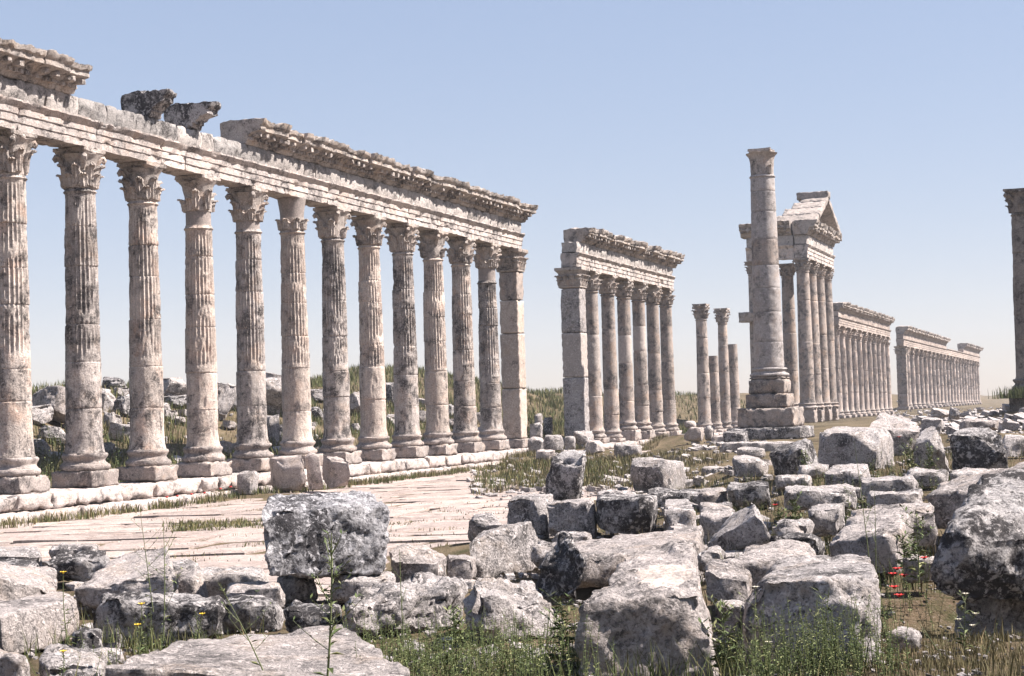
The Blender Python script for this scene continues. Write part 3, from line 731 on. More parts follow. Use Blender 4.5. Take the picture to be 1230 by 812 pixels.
# ================================================================== PEDESTAL COLUMN IN THE STREET
def votive():
    g = empty('pedestal_column', tuple(P(927, 527, 83.0)), LANG); tag(g, 'tallest lone column on a stepped pedestal in the middle of the street', 'column')
    z = 0.0
    for i, (hw, h, mt) in enumerate(((1.85, .60, 'rock_dark'), (1.42, .95, 'smooth'), (1.04, .70, 'smooth'), (.90, .72, 'smooth'), (.86, .12, 'smooth'))):
        nm = ('foundation_step', 'pedestal_die', 'pedestal_cornice', 'upper_block', 'plinth')[i]
        add(nm, boxmesh(nm, -hw, hw, -hw, hw, z, z + h - .004, 1500 + i, cell=.1, rough=.03, rnd=.05, chip=.10), M[mt], g); z += h
    add('base_moulding', base_mesh('base_moulding', z, .70, 1510, .01, .45), M['votive'], g); z += .45
    hs = [1.45, 1.7, 1.35, 1.3, 1.45, 1.6, 1.15, .95]; tot = sum(hs); sc = (14.55 - 1.35 - z) / tot; r0, r1 = .75, .60; a = z
    for i, h in enumerate(hs):
        t0 = (z - a) / (tot * sc); t1 = t0 + h / tot
        mt = 'votive' if i != 4 else 'smooth'
        o = add('drum', drum_mesh(z + .004, z + h * sc - .004, r0 + (r1 - r0) * t0, r0 + (r1 - r0) * t1, 1520 + i * 3, i == len(hs) - 1), M[mt], g)
        z += h * sc
    capital('capital', z, 14.5 - z, .575, .60, 1550, g, 'carved', .93)
votive()

# ================================================================== COLUMN OF THE OPPOSITE ROW (right edge)
def opposite():
    p = P(1236, 468, 75.0)
    g = empty('column', p, LANG); tag(g, 'dark column cut by the right edge of the photo, on a grassy pedestal', 'column')
    add('base_moulding', base_mesh('base_moulding', 0, .52, 1601, .03, .5), M['shaded_column'], g)
    add('shaft', shaft_mesh('shaft', .5, 8.0, .52, .44, 1602, 0, rows=70, drums=5), M['shaded_column'], g)
    capital('capital', 8.0, 1.05, .46, .74, 1603, g, 'shaded_column', .1)
    h = p[2] - .2
    o = add('pedestal', boxmesh('pedestal', -.85, .85, -.85, .85, -1.5, -.004, 1604, rough=.04, chip=.1), M['shaded_column'], g)
    return p
OPP = opposite()
CONTROL.append((OPP[0], OPP[1], OPP[2] - .75)); CONTROL.append((OPP[0] + 1.5, OPP[1] + .5, OPP[2] - .6))
# ================================================================== FALLEN STONES
def R(label, fq, d, bq, t, mat='rock_grey', **k): return rock(k.pop('name', 'fallen_block'), label, fq, d, bq, t, mat, **k)
def fresh_break(o, c, r):
    """clean stone where a flake has come off: the faces round a point get the fresh material"""
    me = o.data; me.materials.append(M['break']); c = c - np.array(o.location)
    q = np.zeros(len(me.polygons) * 3); me.polygons.foreach_get('center', q); q = q.reshape(-1, 3)
    d = np.linalg.norm((q - c) * np.array([1.25, .75, 1.0]), axis=1) + .10 * fbm(q / .16, 2, 4)
    me.polygons.foreach_set('material_index', (d < r).astype(np.int32)); me.update()
# --- left foreground
R('pale tilted slab at the left edge, behind the moulded block', [(-40, 682), (70, 712), (62, 742), (-40, 745)], (16.5, 17.5), [(-40, 672), (66, 682)], (1.0, 1.6), 'rock_pale')
R('large pale slab tilted up to a blunt peak in the left foreground', [(88, 706), (214, 692), (218, 722), (84, 726)], (17.6, 17.2), [(150, 661), (200, 656)], (1.9, 1.6), 'rock_pale', rough=.03)
R('low jagged black lichened rock behind the pale peaked slab', [(47, 676), (132, 668), (132, 694), (50, 694)], 21.5, [(66, 661), (126, 660)], .9, 'rock_dark', rough=.09, rnd=.12)
R('flat grey block at the left edge, nearest the paved street', [(-30, 664), (50, 664), (52, 678), (-30, 678)], 25, [(-30, 655), (44, 655)], 1.4, 'rock_grey')
R('thin dark block lying low in front of the flat grey one at left edge', [(-30, 676), (46, 676), (48, 690), (-30, 692)], 22.5, [(-30, 671), (44, 671)], .8, 'rock_dark')
R('long smooth pale block with a moulded lower edge at the left edge', [(-6, 741), (94, 718), (99, 760), (-4, 786)], (13.2, 14.2), [(-30, 729), (72, 708)], (.6, .7), 'rock_pale', rough=.015, chip=.03)
R('dark pitted block with a thin pale upper rim left of centre foreground', [(110, 716), (272, 727), (268, 768), (104, 772)], (14.2, 14.4), [(128, 709), (262, 716)], (1.0, 1.0), 'rock_dark', rough=.06, chip=.09, pit=.03)
R('huge smooth pale slab along the bottom edge of the photo', [(118, 800), (528, 826), (540, 900), (110, 900)], (9.4, 9.3), [(226, 766), (412, 748)], (1.7, 2.0), 'rock_pale', rough=.02, chip=.05, rnd=.05, cell=.025)
R('pale slab corner at the lower left corner of the photo', [(-30, 790), (30, 790), (36, 850), (-30, 850)], 10.6, [(-30, 774), (26, 782)], .7, 'rock_pale')
R('low shaded rough rock between the corner slab and the huge bottom slab', [(46, 796), (118, 800), (120, 850), (46, 850)], 10.9, [(60, 774), (130, 776)], .8, 'rock_grey', rough=.06)
R('small dark ledge block just left of the big boulder block', [(224, 690), (318, 688), (330, 716), (226, 716)], 18.6, [(236, 680), (314, 679)], .9, 'rock_grey')
R('rough pale stub right of the peaked slab in the left foreground', [(204, 690), (244, 688), (250, 716), (204, 718)], 17.6, [(206, 676), (240, 678)], .7, 'rock_pale', rough=.05)
R('pale flat stone under the dark ledge, left of the big boulder block', [(272, 708), (338, 706), (342, 728), (270, 728)], 16.6, [(276, 699), (334, 698)], .8, 'rock_pale')
# --- the big boulder block and what carries it
R('big upright block of pitted blue grey stone propped up on smaller stones', [(313, 610), (468, 607), (466, 690), (320, 696)], (17.0, 17.9), [(322, 597), (446, 587)], (1.1, 1.2), 'rock_blue', rough=.055, rnd=.08, chip=.06, pit=.03, ground=False, sink=0, cell=.028, cuts=8, cutd=.14)
R('low stone propping up the left end of the big boulder block', [(334, 697), (376, 694), (380, 724), (334, 724)], 17.7, [(338, 690), (376, 690)], .8, 'rock_grey', rough=.05)
R('small rock with a pale cap right of the big boulder block', [(470, 664), (534, 664), (538, 700), (472, 706)], 18.2, [(474, 652), (528, 652)], .8, 'rock_pale', rough=.06, rnd=.12)
R('long low rough rock in front of and right of the big boulder block', [(408, 726), (556, 706), (560, 752), (404, 756)], (14.1, 14.9), [(430, 700), (550, 690)], (1.0, 1.1), 'rock_grey', rough=.09, rnd=.14, pit=.04, cell=.03)
R('rounded rough rock left of the huge broken boulder, above the weeds', [(552, 708), (668, 728), (684, 764), (554, 758)], (13.6, 14.1), [(562, 692), (636, 694)], (.9, 1.0), 'rock_grey', rough=.08, rnd=.16, pit=.03, cell=.03)
R('dark flat stone standing in for the shadow under the big boulder block', [(262, 726), (336, 722), (338, 752), (262, 756)], 15.4, [(268, 718), (334, 716)], .8, 'rock_dark')  # added dark stone: the boulder block's shadow on the ground, put into colour
# --- centre
R('tilted grey block with speckled face, centre foreground', [(562, 648), (638, 627), (652, 690), (566, 692)], (19.4, 20.3), [(574, 640), (640, 620)], (.8, .7), 'rock_grey', rough=.04, chip=.07)
R('small worn block behind the tilted speckled grey one', [(560, 626), (604, 620), (608, 648), (561, 650)], 27, [(568, 616), (600, 613)], .8, 'rock_grey', rnd=.12)
R('squared grey block left end of the line of three blocks', [(607, 600), (654, 599), (657, 648), (608, 640)], (26, 25.6), [(618, 594), (668, 592)], (1.0, 1.2), 'rock_grey', chip=.05)
R('middle squared block in the line of three blocks', [(656, 605), (714, 603), (716, 642), (659, 642)], (25, 24.8), [(660, 600), (714, 598)], .9, 'rock_grey', rnd=.09)
R('largest dark stained block at the right end of the line of three', [(715, 600), (781, 598), (778, 640), (716, 640)], (24.6, 24.2), [(722, 591), (794, 592)], (1.0, 1.3), 'rock_dark', rnd=.10)
R('low slab with shaded front right of the line of three blocks', [(797, 614), (838, 614), (838, 640), (797, 640)], 24.5, [(800, 597), (826, 598)], 1.6, 'rock_grey')
R('long dark bar of stone lying behind the line of three blocks', [(776, 592), (880, 592), (880, 606), (776, 606)], 32, [(780, 586), (876, 586)], .9, 'rock_dark')
R('upright block with black lichened face standing alone on the paving', [(660, 546), (698, 541), (696, 604), (650, 602)], (41, 40.3), [(672, 541), (708, 540)], (1.0, 1.1), 'rock_dark', rough=.05, chip=.12, pit=.03)
R('squat block with dark left face and pale right face alone on the paving', [(757, 551), (799, 553), (801, 590), (757, 590)], (45, 44.5), [(774, 546), (829, 556)], (1.0, 1.6), 'rock_grey', rough=.04, rnd=.12)
R('long block lying flat with a sunlit top, right behind the huge broken boulder', [(700, 668), (836, 652), (846, 690), (690, 704)], (17.0, 17.6), [(660, 650), (842, 633)], (2.4, 2.4), 'rock_pale', rough=.035)
R('small dark pyramid shaped rock left of the huge broken boulder', [(656, 672), (700, 664), (704, 716), (634, 708)], (16.2, 15.8), [(678, 641), (686, 641)], (.5, .5), 'rock_dark', rough=.08, rnd=.06)
b = R('huge boulder with a fresh pale break on top, bottom centre', [(696, 722), (846, 708), (872, 850), (690, 850)], (10.9, 11.0), [(760, 662), (830, 642)], (1.7, 1.5), 'rock_pale', rough=.05, rnd=.08, chip=.07, pit=.02, cell=.025, cuts=8, cutd=.16)
fresh_break(b, P(800, 684, 11.5), .24)
R('pale slab sloping behind and right of the huge broken boulder', [(846, 690), (902, 696), (900, 730), (850, 726)], 14.2, [(852, 668), (900, 664)], 1.0, 'rock_pale')
# --- right foreground
R('large squared block with sunlit top and dark front face, right of centre', [(894, 704), (1058, 703), (1060, 812), (890, 816)], (11.4, 11.2), [(902, 676), (1046, 661)], (1.5, 1.7), 'rock_grey', rough=.03, chip=.07, cell=.026)
R('low pale worn stone behind the large squared block', [(868, 676), (980, 668), (984, 704), (868, 706)], 14.8, [(900, 650), (972, 645)], 1.3, 'rock_pale', rnd=.14)
R('block tipped on its edge like a wedge behind the large squared block', [(846, 654), (912, 616), (930, 650), (850, 664)], (20.2, 19.8), [(868, 628), (904, 600)], (.9, .8), 'rock_grey', rough=.03)
R('pale block half hidden by the wedge shaped one', [(840, 622), (884, 620), (880, 655), (840, 655)], 22.5, [(842, 600), (884, 606)], 1.3, 'rock_pale')
R('flat topped pale rock left of the huge dark boulder', [(994, 652), (1082, 640), (1078, 686), (994, 676)], (17.2, 16.6), [(1024, 606), (1098, 602)], (1.6, 1.8), 'rock_pale', rough=.05, rnd=.12)
R('grey stone peeping out behind the flat topped pale rock', [(970, 614), (1010, 610), (1006, 640), (972, 640)], 21, [(976, 605), (1016, 601)], .8, 'rock_grey')
R('long low block with white upper rim in the right rubble', [(941, 590), (1028, 588), (1028, 608), (942, 610)], 25.5, [(944, 583), (1024, 581)], .8, 'rock_grey', rnd=.04)
R('small trapezoid block on the right rubble below the great squared one', [(988, 566), (1046, 564), (1050, 586), (986, 586)], 31, [(998, 557), (1040, 556)], .8, 'rock_grey', rnd=.10)
R('long flat lichen green slab edge in the right rubble', [(1033, 578), (1102, 574), (1102, 592), (1034, 594)], 27.5, [(1036, 573), (1100, 569)], .7, 'rock_grey', rnd=.03)
R('thin lower slab below the lichen green slab', [(1040, 594), (1108, 592), (1108, 604), (1040, 606)], 24, [(1044, 590), (1106, 588)], .6, 'rock_grey', rnd=.03)
R('dark block end deep in shade left of the long white rimmed block', [(874, 584), (924, 582), (926, 606), (874, 606)], 29, [(880, 578), (924, 577)], .8, 'rock_dark', rnd=.05)
R('pale low stone left of the dark block end', [(838, 592), (874, 590), (874, 606), (838, 606)], 29.5, [(840, 586), (872, 585)], .9, 'rock_pale', rnd=.05)
R('small squared block alone left of the leaning speckled rock', [(879, 551), (920, 551), (921, 570), (880, 570)], 38, [(882, 546), (922, 547)], .8, 'rock_grey', rnd=.05)
R('leaning rock with black speckled front left of the great squared block', [(917, 548), (962, 540), (976, 576), (926, 574)], (36.4, 35.6), [(938, 532), (974, 521)], (1.2, 1.4), 'rock_dark', rough=.06, rnd=.14)
R('great squared block with two dark stains on its upper edge', [(979, 520), (1054, 518), (1054, 562), (980, 560)], (38, 37.4), [(1000, 512), (1076, 513)], (1.3, 1.6), 'rock_grey', rough=.03, rnd=.07)
R('pointed rock rising behind the great squared block', [(1030, 516), (1108, 518), (1108, 545), (1030, 545)], 44, [(1050, 493), (1090, 497)], 1.3, 'rock_pale', rough=.08, rnd=.12)
R('grey rock with a sloping left side beside the great squared block', [(1088, 532), (1126, 524), (1142, 570), (1094, 566)], (34.4, 34), [(1108, 514), (1126, 509)], (.9, .9), 'rock_grey', rough=.05, rnd=.10)
R('boulder with a black and white pitted face right of the great squared block', [(1136, 520), (1206, 526), (1214, 566), (1142, 570)], (32.4, 32), [(1146, 513), (1198, 512)], (1.1, 1.2), 'rock_dark', rough=.07, rnd=.14, pit=.06, chip=.08)
R('long pale slab running behind the huge dark boulder at right', [(1112, 596), (1290, 556), (1290, 606), (1112, 630)], (19.0, 18.6), [(1128, 580), (1290, 538)], (1.4, 1.6), 'rock_pale', rough=.04, rnd=.10)
R('pale low stone squeezed between flat topped rock and huge dark boulder', [(1070, 616), (1122, 612), (1124, 650), (1072, 652)], 18.2, [(1078, 604), (1120, 600)], .9, 'rock_pale')
R('huge dark lichened boulder overhanging its shadow at the right edge', [(1132, 640), (1310, 600), (1310, 742), (1106, 712)], (13.1, 13.4), [(1176, 566), (1310, 548)], (1.3, 1.4), 'rock_dark', rough=.055, rnd=.22, chip=.04, pit=.015, ground=False, sink=0, cell=.028, cuts=8, cutd=.2)
R('low shaded stone under the huge dark boulder', [(1146, 716), (1330, 706), (1330, 806), (1146, 792)], (13.5, 13.9), [(1160, 700), (1320, 690)], 1.1, 'rock_grey', rough=.05)

# --- more blocks that fill the heap
for (lb, a, d, m) in (
    ('stone wedged under the right end of the big boulder block', (398, 684, 476, 722), 17.6, 'rock_grey'), ('low pale stone between the tilted speckled block and the long rough rock', (532, 664, 572, 694), 18.6, 'rock_pale'),
    ('grey stone tucked behind the dark pyramid shaped rock', (640, 646, 676, 676), 18.8, 'rock_grey'), ('pale stone at the foot of the squared end block of the line of three', (612, 640, 652, 664), 22.5, 'rock_pale'),
    ('rough stone lying before the middle block of the line of three', (664, 636, 712, 652), 22.0, 'rock_grey'), ('broken stone between the flat sunlit block and the wedge shaped block', (838, 655, 870, 682), 17.2, 'rock_grey'),
    ('stone below the low slab with the shaded front', (800, 628, 846, 648), 21.5, 'rock_pale'), ('stone half sunk in weeds right of the wedge shaped block', (930, 622, 976, 652), 18.6, 'rock_grey'),
    ('dark stone behind the low pale worn stone, by the weeds', (926, 640, 992, 664), 16.8, 'rock_dark'), 
    ('stone under the trapezoid block in the right rubble', (1002, 584, 1044, 596), 28.5, 'rock_grey'), ('stone before the leaning speckled rock', (930, 568, 976, 586), 32, 'rock_grey'),
    ('low stone between the small squared block and the pedestal steps', (884, 536, 920, 548), 46, 'rock_grey'), ('stone at the left foot of the great squared block', (958, 556, 996, 572), 34.5, 'rock_grey'),
    ('weathered stone under the grey rock with the sloping side', (1084, 562, 1140, 580), 30, 'rock_grey'), ('stone in the grass below the black and white pitted boulder', (1138, 562, 1206, 582), 27, 'rock_grey'),
    ('far block behind the pointed rock on the right', (1106, 500, 1134, 514), 56, 'rock_grey'), ('far block in the gap right of the black and white pitted boulder', (1200, 520, 1236, 546), 36, 'rock_grey'),
    ('far low block behind the black and white pitted boulder', (1150, 502, 1200, 516), 50, 'rock_pale'), ('stone between the huge broken boulder and the large squared block', (856, 716, 898, 768), 12.6, 'rock_grey'),
    ('stone at the right foot of the large squared block', (1066, 748, 1108, 786), 12.2, 'rock_grey'), ('pale stone behind the poppies, beside the huge dark boulder', (1084, 664, 1130, 694), 15.5, 'rock_pale'),
    ('rough dark stone left of the long low rough rock', (338, 722, 412, 756), 14.6, 'rock_dark'), ('stone between the black jagged rock and the pale peaked slab', (122, 684, 168, 704), 19.6, 'rock_grey'),
    ('dark stone in the gap between moulded block and dark pitted block', (86, 752, 122, 784), 12.4, 'rock_dark'), ('pale stone at the left end behind the moulded block', (-20, 722, 60, 742), 14.8, 'rock_pale'),
    ('small stone behind the ledge block, at the edge of the paving', (196, 674, 240, 692), 21, 'rock_grey'), ('low stone at the paving edge right of the flat grey block', (60, 652, 120, 668), 25, 'rock_grey'),
    ('stone below the dark bar of stone behind the line of three', (842, 602, 880, 618), 27, 'rock_grey'), ('block beside the upright black faced block, low on the paving', (714, 588, 764, 600), 36, 'rock_grey')):
    x0, y0, x1, y1 = a; w_ = x1 - x0
    R(lb, [(x0, y0 + (y1 - y0) * .25), (x1 - w_ * .1, y0 + (y1 - y0) * .3), (x1 - w_ * .1, y1), (x0, y1)], d, [(x0 + w_ * .2, y0), (x1, y0 + 2)], min(1.6, max(.5, w_ * d / 2200)), m, rough=.05, rnd=.06)
# --- in front of the stylobate
g2 = 'loose stones at the foot of the columns'
R('upright block with shaded left face leaning on the stylobate', [(338, 552), (367, 548), (369, 588), (340, 588)], (50, 49.8), [(322, 550), (352, 547)], (.9, .9), 'kerb', group=g2, ground=False, rnd=.03)
R('narrow upright slab between two leaning blocks at the stylobate', [(366, 546), (383, 543), (389, 585), (371, 587)], 50.5, [(366, 544), (381, 542)], .3, 'kerb', group=g2, ground=False, rnd=.03)
R('upright slab at the right of the three leaning on the stylobate', [(398, 546), (420, 546), (422, 582), (396, 584)], (51, 50.6), [(388, 545), (410, 544)], (.8, .8), 'kerb', group=g2, ground=False, rnd=.04)
R('small grey cut block under the fifth column', [(284, 568), (304, 568), (304, 592), (284, 592)], 49.0, [(288, 564), (312, 566)], .8, 'rock_grey', group=g2, rnd=.06)
for (lb, a, d, m) in (
    ('flat tilted slab on the grass right of the square pier', (642, 540, 668, 549), 60, 'kerb'), ('low dark fronted block right of the square pier', (634, 524, 656, 540), 72, 'rock_grey'),
    ('grey block with pale side near the stacked pier foot', (652, 522, 678, 540), 70, 'rock_grey'), ('rough boulder lying before the stacked pier', (678, 523, 692, 541), 72, 'rock_grey'),
    ('block with dark left end at the foot of the stacked pier', (688, 517, 714, 530), 77, 'rock_grey'), ('long low block on the grass before the smooth columns', (736, 533, 772, 547), 66, 'rock_grey'),
    ('small stone at the foot of the first smooth column', (702, 528, 726, 543), 74, 'rock_pale'), ('grey block behind the flat slab, stacked on another', (636, 507, 652, 524), 80, 'rock_grey'),
    ('dark block seen between square pier and stacked pier, on top of the heap', (652, 500, 664, 520), 84, 'rock_dark'), ('pale upright block low in the gap after the square pier', (642, 496, 652, 508), 88, 'rock_pale'),
    ('pale cube of stone by the last smooth columns', (820, 512, 846, 527), 80, 'kerb'), ('rounded stone at the foot of the tall free standing column', (846, 510, 858, 527), 82, 'rock_pale'),
    ('flat cap stone on the pale cube by the last smooth columns', (821, 505, 837, 511), 92, 'rock_pale'), ('pale rounded heap of stone left of the pedestal column steps', (854, 522, 874, 534), 76, 'rock_pale'),
    ('dark step block right below the pedestal column', (868, 517, 900, 528), 74, 'rock_dark'), ('long grey block lying before the pedestal column', (862, 530, 960, 541), 66, 'rock_grey'),
    ('small dark tilted stone on the paving right of the squat block', (854, 562, 862, 576), 50, 'rock_dark'), ('pale low stone before the pedestal column, at the street edge', (840, 560, 878, 570), 52, 'rock_pale')):
    x0, y0, x1, y1 = a; w_ = x1 - x0
    R(lb, [(x0, y0 + 2), (x1 - w_ * .15, y0 + 2), (x1 - w_ * .15, y1 + 2), (x0, y1 + 2)], d, [(x0 + w_ * .2, y0), (x1, y0)], min(1.4, max(.5, w_ * d / 2600)), m, group=g2, rough=.05, rnd=.08, cell=.1)

# ================================================================== GROUND
BANKCTL = []
def gbase(x, y):
    k, n = to_line(x, y)
    fg = .62 * (1 - sst(9.5, 18.5, y))
    back = .35 * sst(-.9, -1.3, n) + (3.6 + .5 * (1 - sst(4, 10, k)) - .4 * sst(11, 15, k)) * sst(-2.5, -20, n) * (1 - .35 * sst(300, 900, y))
    back = back + 1.75 * np.exp(-(((x + 10.2) / 7.0) ** 2 + ((y - 118) / 16) ** 2)) + .5 * np.exp(-(((x + 3) / 7) ** 2 + ((y - 125) / 14) ** 2))
    mound = .6 * sst(46, 74, y) * sst(5, 10, n) + 1.0 * sst(14, 24, n) * sst(20, 42, y)
    mound = mound * (1 - .55 * sst(150, 380, y))
    far = .35 * sst(86, 130, y) * (n > -1)
    return fg * (n > -1) + back + np.maximum(mound, far)
def gheight(x, y):
    x = np.asarray(x, float); y = np.asarray(y, float)
    g = gbase(x, y); p = np.stack([x, y, 0 * x], -1)
    _, n = to_line(x, y)
    off = sst(0, 2.5, np.maximum(np.maximum(.9 - n, n - 14.5), 19 - y))
    bump = (.045 * fbm(p / .9, 3, 3) + .10 * fbm(p / 5.0, 3, 5)) * off
    bump = bump + .55 * fbm(p / 9.0, 3, 8) * sst(-4, -14, n)
    g = g + bump
    num = np.zeros_like(g); den = np.full_like(g, .5)
    for cx, cy, cz in CONTROL:
        s = .42 + .010 * cy
        wgt = np.exp(-((x - cx) ** 2 + (y - cy) ** 2) / (2 * s * s)); num += wgt * cz; den += wgt
    return (num + .5 * g) / den
def ground():
    na, nr = 900, 420
    # fine angles in front, coarse behind
    a = np.concatenate([np.linspace(-.55, .55, 640), np.linspace(.55, 2 * math.pi - .55, 122)[1:-1]])
    r = np.concatenate([[.3], np.geomspace(1.0, 9, 14)[:-1], np.geomspace(9, 140, 330)[:-1], np.geomspace(140, 6000, 46)])
    A, Rr = np.meshgrid(a, r, indexing='ij'); X = np.sin(A) * Rr; Y = np.cos(A) * Rr
    Z = gheight(X.ravel(), Y.ravel()) - .035
    V = np.stack([X.ravel(), Y.ravel(), Z], -1); m, n = A.shape
    i, j = np.meshgrid(np.arange(m), np.arange(n - 1), indexing='ij'); k = (i + 1) % m
    F = np.stack([i * n + j, i * n + j + 1, k * n + j + 1, k * n + j], -1).reshape(-1, 4).tolist()
    F.append([q * n for q in range(m)])
    me = bpy.data.materials.new('dry_earth'); me.use_nodes = True; t = me.node_tree; b = t.nodes['Principled BSDF']; b.inputs['Roughness'].default_value = 1; b.inputs['Specular IOR Level'].default_value = .05
    tc = _n(t, 'ShaderNodeTexCoord'); v = tc.outputs['Object']
    n1 = _noise(t, v, .35, 6, .65); n2 = _noise(t, v, 3.0, 8, .7); n3 = _noise(t, v, 30, 6, .7)
    c = _mix(t, _ramp(t, n2, ((.40, 0), (.62, 1))), (.125, .09, .06), (.065, .062, .03))
    c = _mix(t, _ramp(t, n1, ((.46, 0), (.62, .8))), c, (.19, .145, .095))
    c = _mix(t, _ramp(t, n3, ((.58, 0), (.70, .7))), c, (.28, .24, .205))
    c = _mix(t, 1.0, c, _ramp(t, n3, ((.3, .7), (.7, 1.15))), 'MULTIPLY')
    t.links.new(c, b.inputs['Base Color'])
    bp = _n(t, 'ShaderNodeBump'); bp.inputs['Strength'].default_value = .8; bp.inputs['Distance'].default_value = .06
    t.links.new(_math(t, 'ADD', n3, _math(t, 'MULTIPLY', n2, 2.0)), bp.inputs['Height']); t.links.new(bp.outputs[0], b.inputs['Normal'])
    o = add('ground', mesh('ground', V, F), me); tag(o, None, None, None, 'structure')
ground()
# paved street
def paving():
    rs = random.Random(5); mb = MB(); u = -30.0
    while u < 150:
        lu = rs.uniform(1.1, 2.1); n = 1.45 + rs.uniform(-.3, .2)
        while n < 19.5:
            ln = rs.uniform(1.0, 2.4)
            sk = .35
            c = []
            for (a, b_) in ((0, 0), (1, 0), (1, 1), (0, 1)):
                jt = lambda i, j: 0.16 * math.sin(i * 12.9898 + j * 78.233 + 43.7 * math.sin(i * 3.1 + j * 7.7))
                uu = u + lu * a + (n + ln * b_) * sk + jt(u + lu * a, n + ln * b_); nn = n + ln * b_ + jt(n + ln * b_ + 5, u + lu * a)
                q = L0 + LD * uu + LN * nn; c.append(q)
            c = np.array(c); m = c.mean(0)
            if m[1] > 15.5 and rs.random() < (1.0 if m[1] < 62 else .88):
                dz = rs.gauss(0, .010); tx, ty = rs.gauss(0, .008), rs.gauss(0, .009)
                g = 5; V = []
                for i in range(g):
                    for j in range(g):
                        s, t = i / (g - 1), j / (g - 1)
                        s2 = (s - .5) * .955 + .5; t2 = (t - .5) * .955 + .5
                        q = c[0] * (1 - s2) * (1 - t2) + c[1] * s2 * (1 - t2) + c[2] * s2 * t2 + c[3] * (1 - s2) * t2
                        e = max(abs(s - .5), abs(t - .5)) * 2
                        V.append((q[0], q[1], .015 + dz + tx * (s - .5) * 2 + ty * (t - .5) * 2 - .028 * e ** 4 + rs.gauss(0, .004)))
                ring = [i * g for i in range(g)] + [(g - 1) * g + j for j in range(1, g)] + [i * g + g - 1 for i in range(g - 2, -1, -1)] + [j for j in range(g - 2, 0, -1)]
                nV = len(V); V += [(V[i][0], V[i][1], -.12) for i in ring]
                F = [(i * g + j, (i + 1) * g + j, (i + 1) * g + j + 1, i * g + j + 1) for i in range(g - 1) for j in range(g - 1)]
                F += [(ring[(i + 1) % len(ring)], ring[i], nV + i, nV + (i + 1) % len(ring)) for i in range(len(ring))]
                mb.put(V, F, rs.random())
            n += ln + .02
        u += lu + .02
    o = mb.build('street_paving', M['pave'], None, True, 40); tag(o, None, None, None, 'structure')
paving()

# ================================================================== RUBBLE ON THE BANK BEHIND THE COLUMNS
protosR = []
for i in range(6):
    rs = random.Random(i + 50); j = lambda s=.12: rs.uniform(-s, s)
    K = [[[(x * .5 + j(), y * .45 + j(), z + j()) for y in (-1, 1)] for z in (0, .85)] for x in (-1, 1)]
    V, Q = hexblock(K, .05, .03, .035, .07, 800 + i, .01, 30, 14, .3); protosR.append(mesh('bank_stone', V, Q.tolist(), True, None, 40))
for q, mt in zip(protosR, ('rock_grey', 'rock_pale', 'rock_dark', 'rock_grey', 'rock_grey', 'rock_grey')): q.materials.append(M[mt])
def solve_depth(px, py, d0=46, d1=400):
    """where the sight line through a photo pixel meets the ground"""
    ds = np.arange(d0, d1, .5); pts = np.array([P(px, py, d) for d in ds]); hit = np.nonzero(pts[:, 2] < gheight(pts[:, 0], pts[:, 1]))[0]
    return float(ds[hit[0]]) if len(hit) else None
gaps = {1: 'first and second', 2: 'second and third', 3: 'third and fourth', 4: 'fourth and fifth', 5: 'fifth and sixth', 6: 'sixth and seventh', 7: 'seventh and eighth', 8: 'eighth and ninth', 9: 'ninth and tenth', 10: 'tenth and eleventh', 11: 'eleventh and twelfth'}
BR = [ # gap, px, base y, width px, aspect, kind, words
 (1, 68, 508, 36, .95, 1, 'largest pale pointed boulder'), (1, 47, 512, 24, .7, 1, 'half hidden pale stone'), (1, 60, 530, 24, .5, 2, 'dark flat stone'), (1, 50, 545, 20, .6, 0, 'lowest small grey stone'), (1, 74, 534, 14, .6, 1, 'small light chip of stone'),
 (2, 136, 470, 20, .55, 2, 'topmost dark ridge stone'), (2, 146, 476, 12, .7, 1, 'topmost pale ridge stone'), (2, 132, 496, 22, .8, 0, 'squarish grey block'), (2, 147, 500, 18, .9, 2, 'upright dark block'), (2, 134, 518, 16, 1.0, 1, 'pale upright slab'), (2, 144, 530, 20, .7, 0, 'lower grey stone'), (2, 128, 545, 14, .7, 1, 'lowest pale stone'),
 (3, 212, 462, 26, .35, 2, 'long flat dark stone on the crest'), (3, 205, 482, 26, .7, 0, 'big grey block'), (3, 203, 506, 12, .8, 1, 'small pale upright stone'), (3, 216, 510, 9, .9, 1, 'tiny pale stone'), (3, 196, 498, 14, .6, 1, 'pale stone beside the left column'),
 (4, 266, 502, 24, 1.2, 0, 'tall leaning grey boulder'), (4, 279, 492, 16, 1.1, 2, 'dark upright boulder'), (4, 268, 548, 14, 1.0, 1, 'pale block low by the column base'), (4, 279, 548, 14, .8, 0, 'grey block low by the column base'), (4, 276, 516, 14, .6, 1, 'pale stone in the grass'),
 (5, 330, 498, 30, 1.0, 0, 'large grey boulder heap'), (5, 325, 470, 22, .8, 1, 'pale top stone'), (5, 326, 534, 16, 1.6, 0, 'tall upright slab'), (5, 338, 530, 14, .9, 2, 'dark hollowed stone'),
 (6, 381, 482, 20, .5, 0, 'flat grey ledge'), (6, 378, 505, 14, .7, 2, 'dark stone in the grass'),
 (7, 428, 500, 16, 1.2, 0, 'grey boulder stack'), (7, 426, 520, 12, .7, 1, 'pale stone'), (7, 432, 484, 12, .8, 1, 'smaller pale boulder'),
 (8, 470, 486, 12, 1.5, 2, 'dark upright stone'), (8, 472, 510, 12, .7, 0, 'grey stone in the grass'),
 (9, 504, 506, 14, .7, 0, 'grey block'), (9, 507, 488, 10, .7, 1, 'pale block'),
 (10, 541, 514, 14, .6, 1, 'pale low stone'), (10, 539, 500, 10, 1.0, 2, 'dark upright block'),
 (11, 574, 508, 12, .8, 0, 'grey block'), (11, 576, 524, 10, .8, 1, 'pale block near the base')]
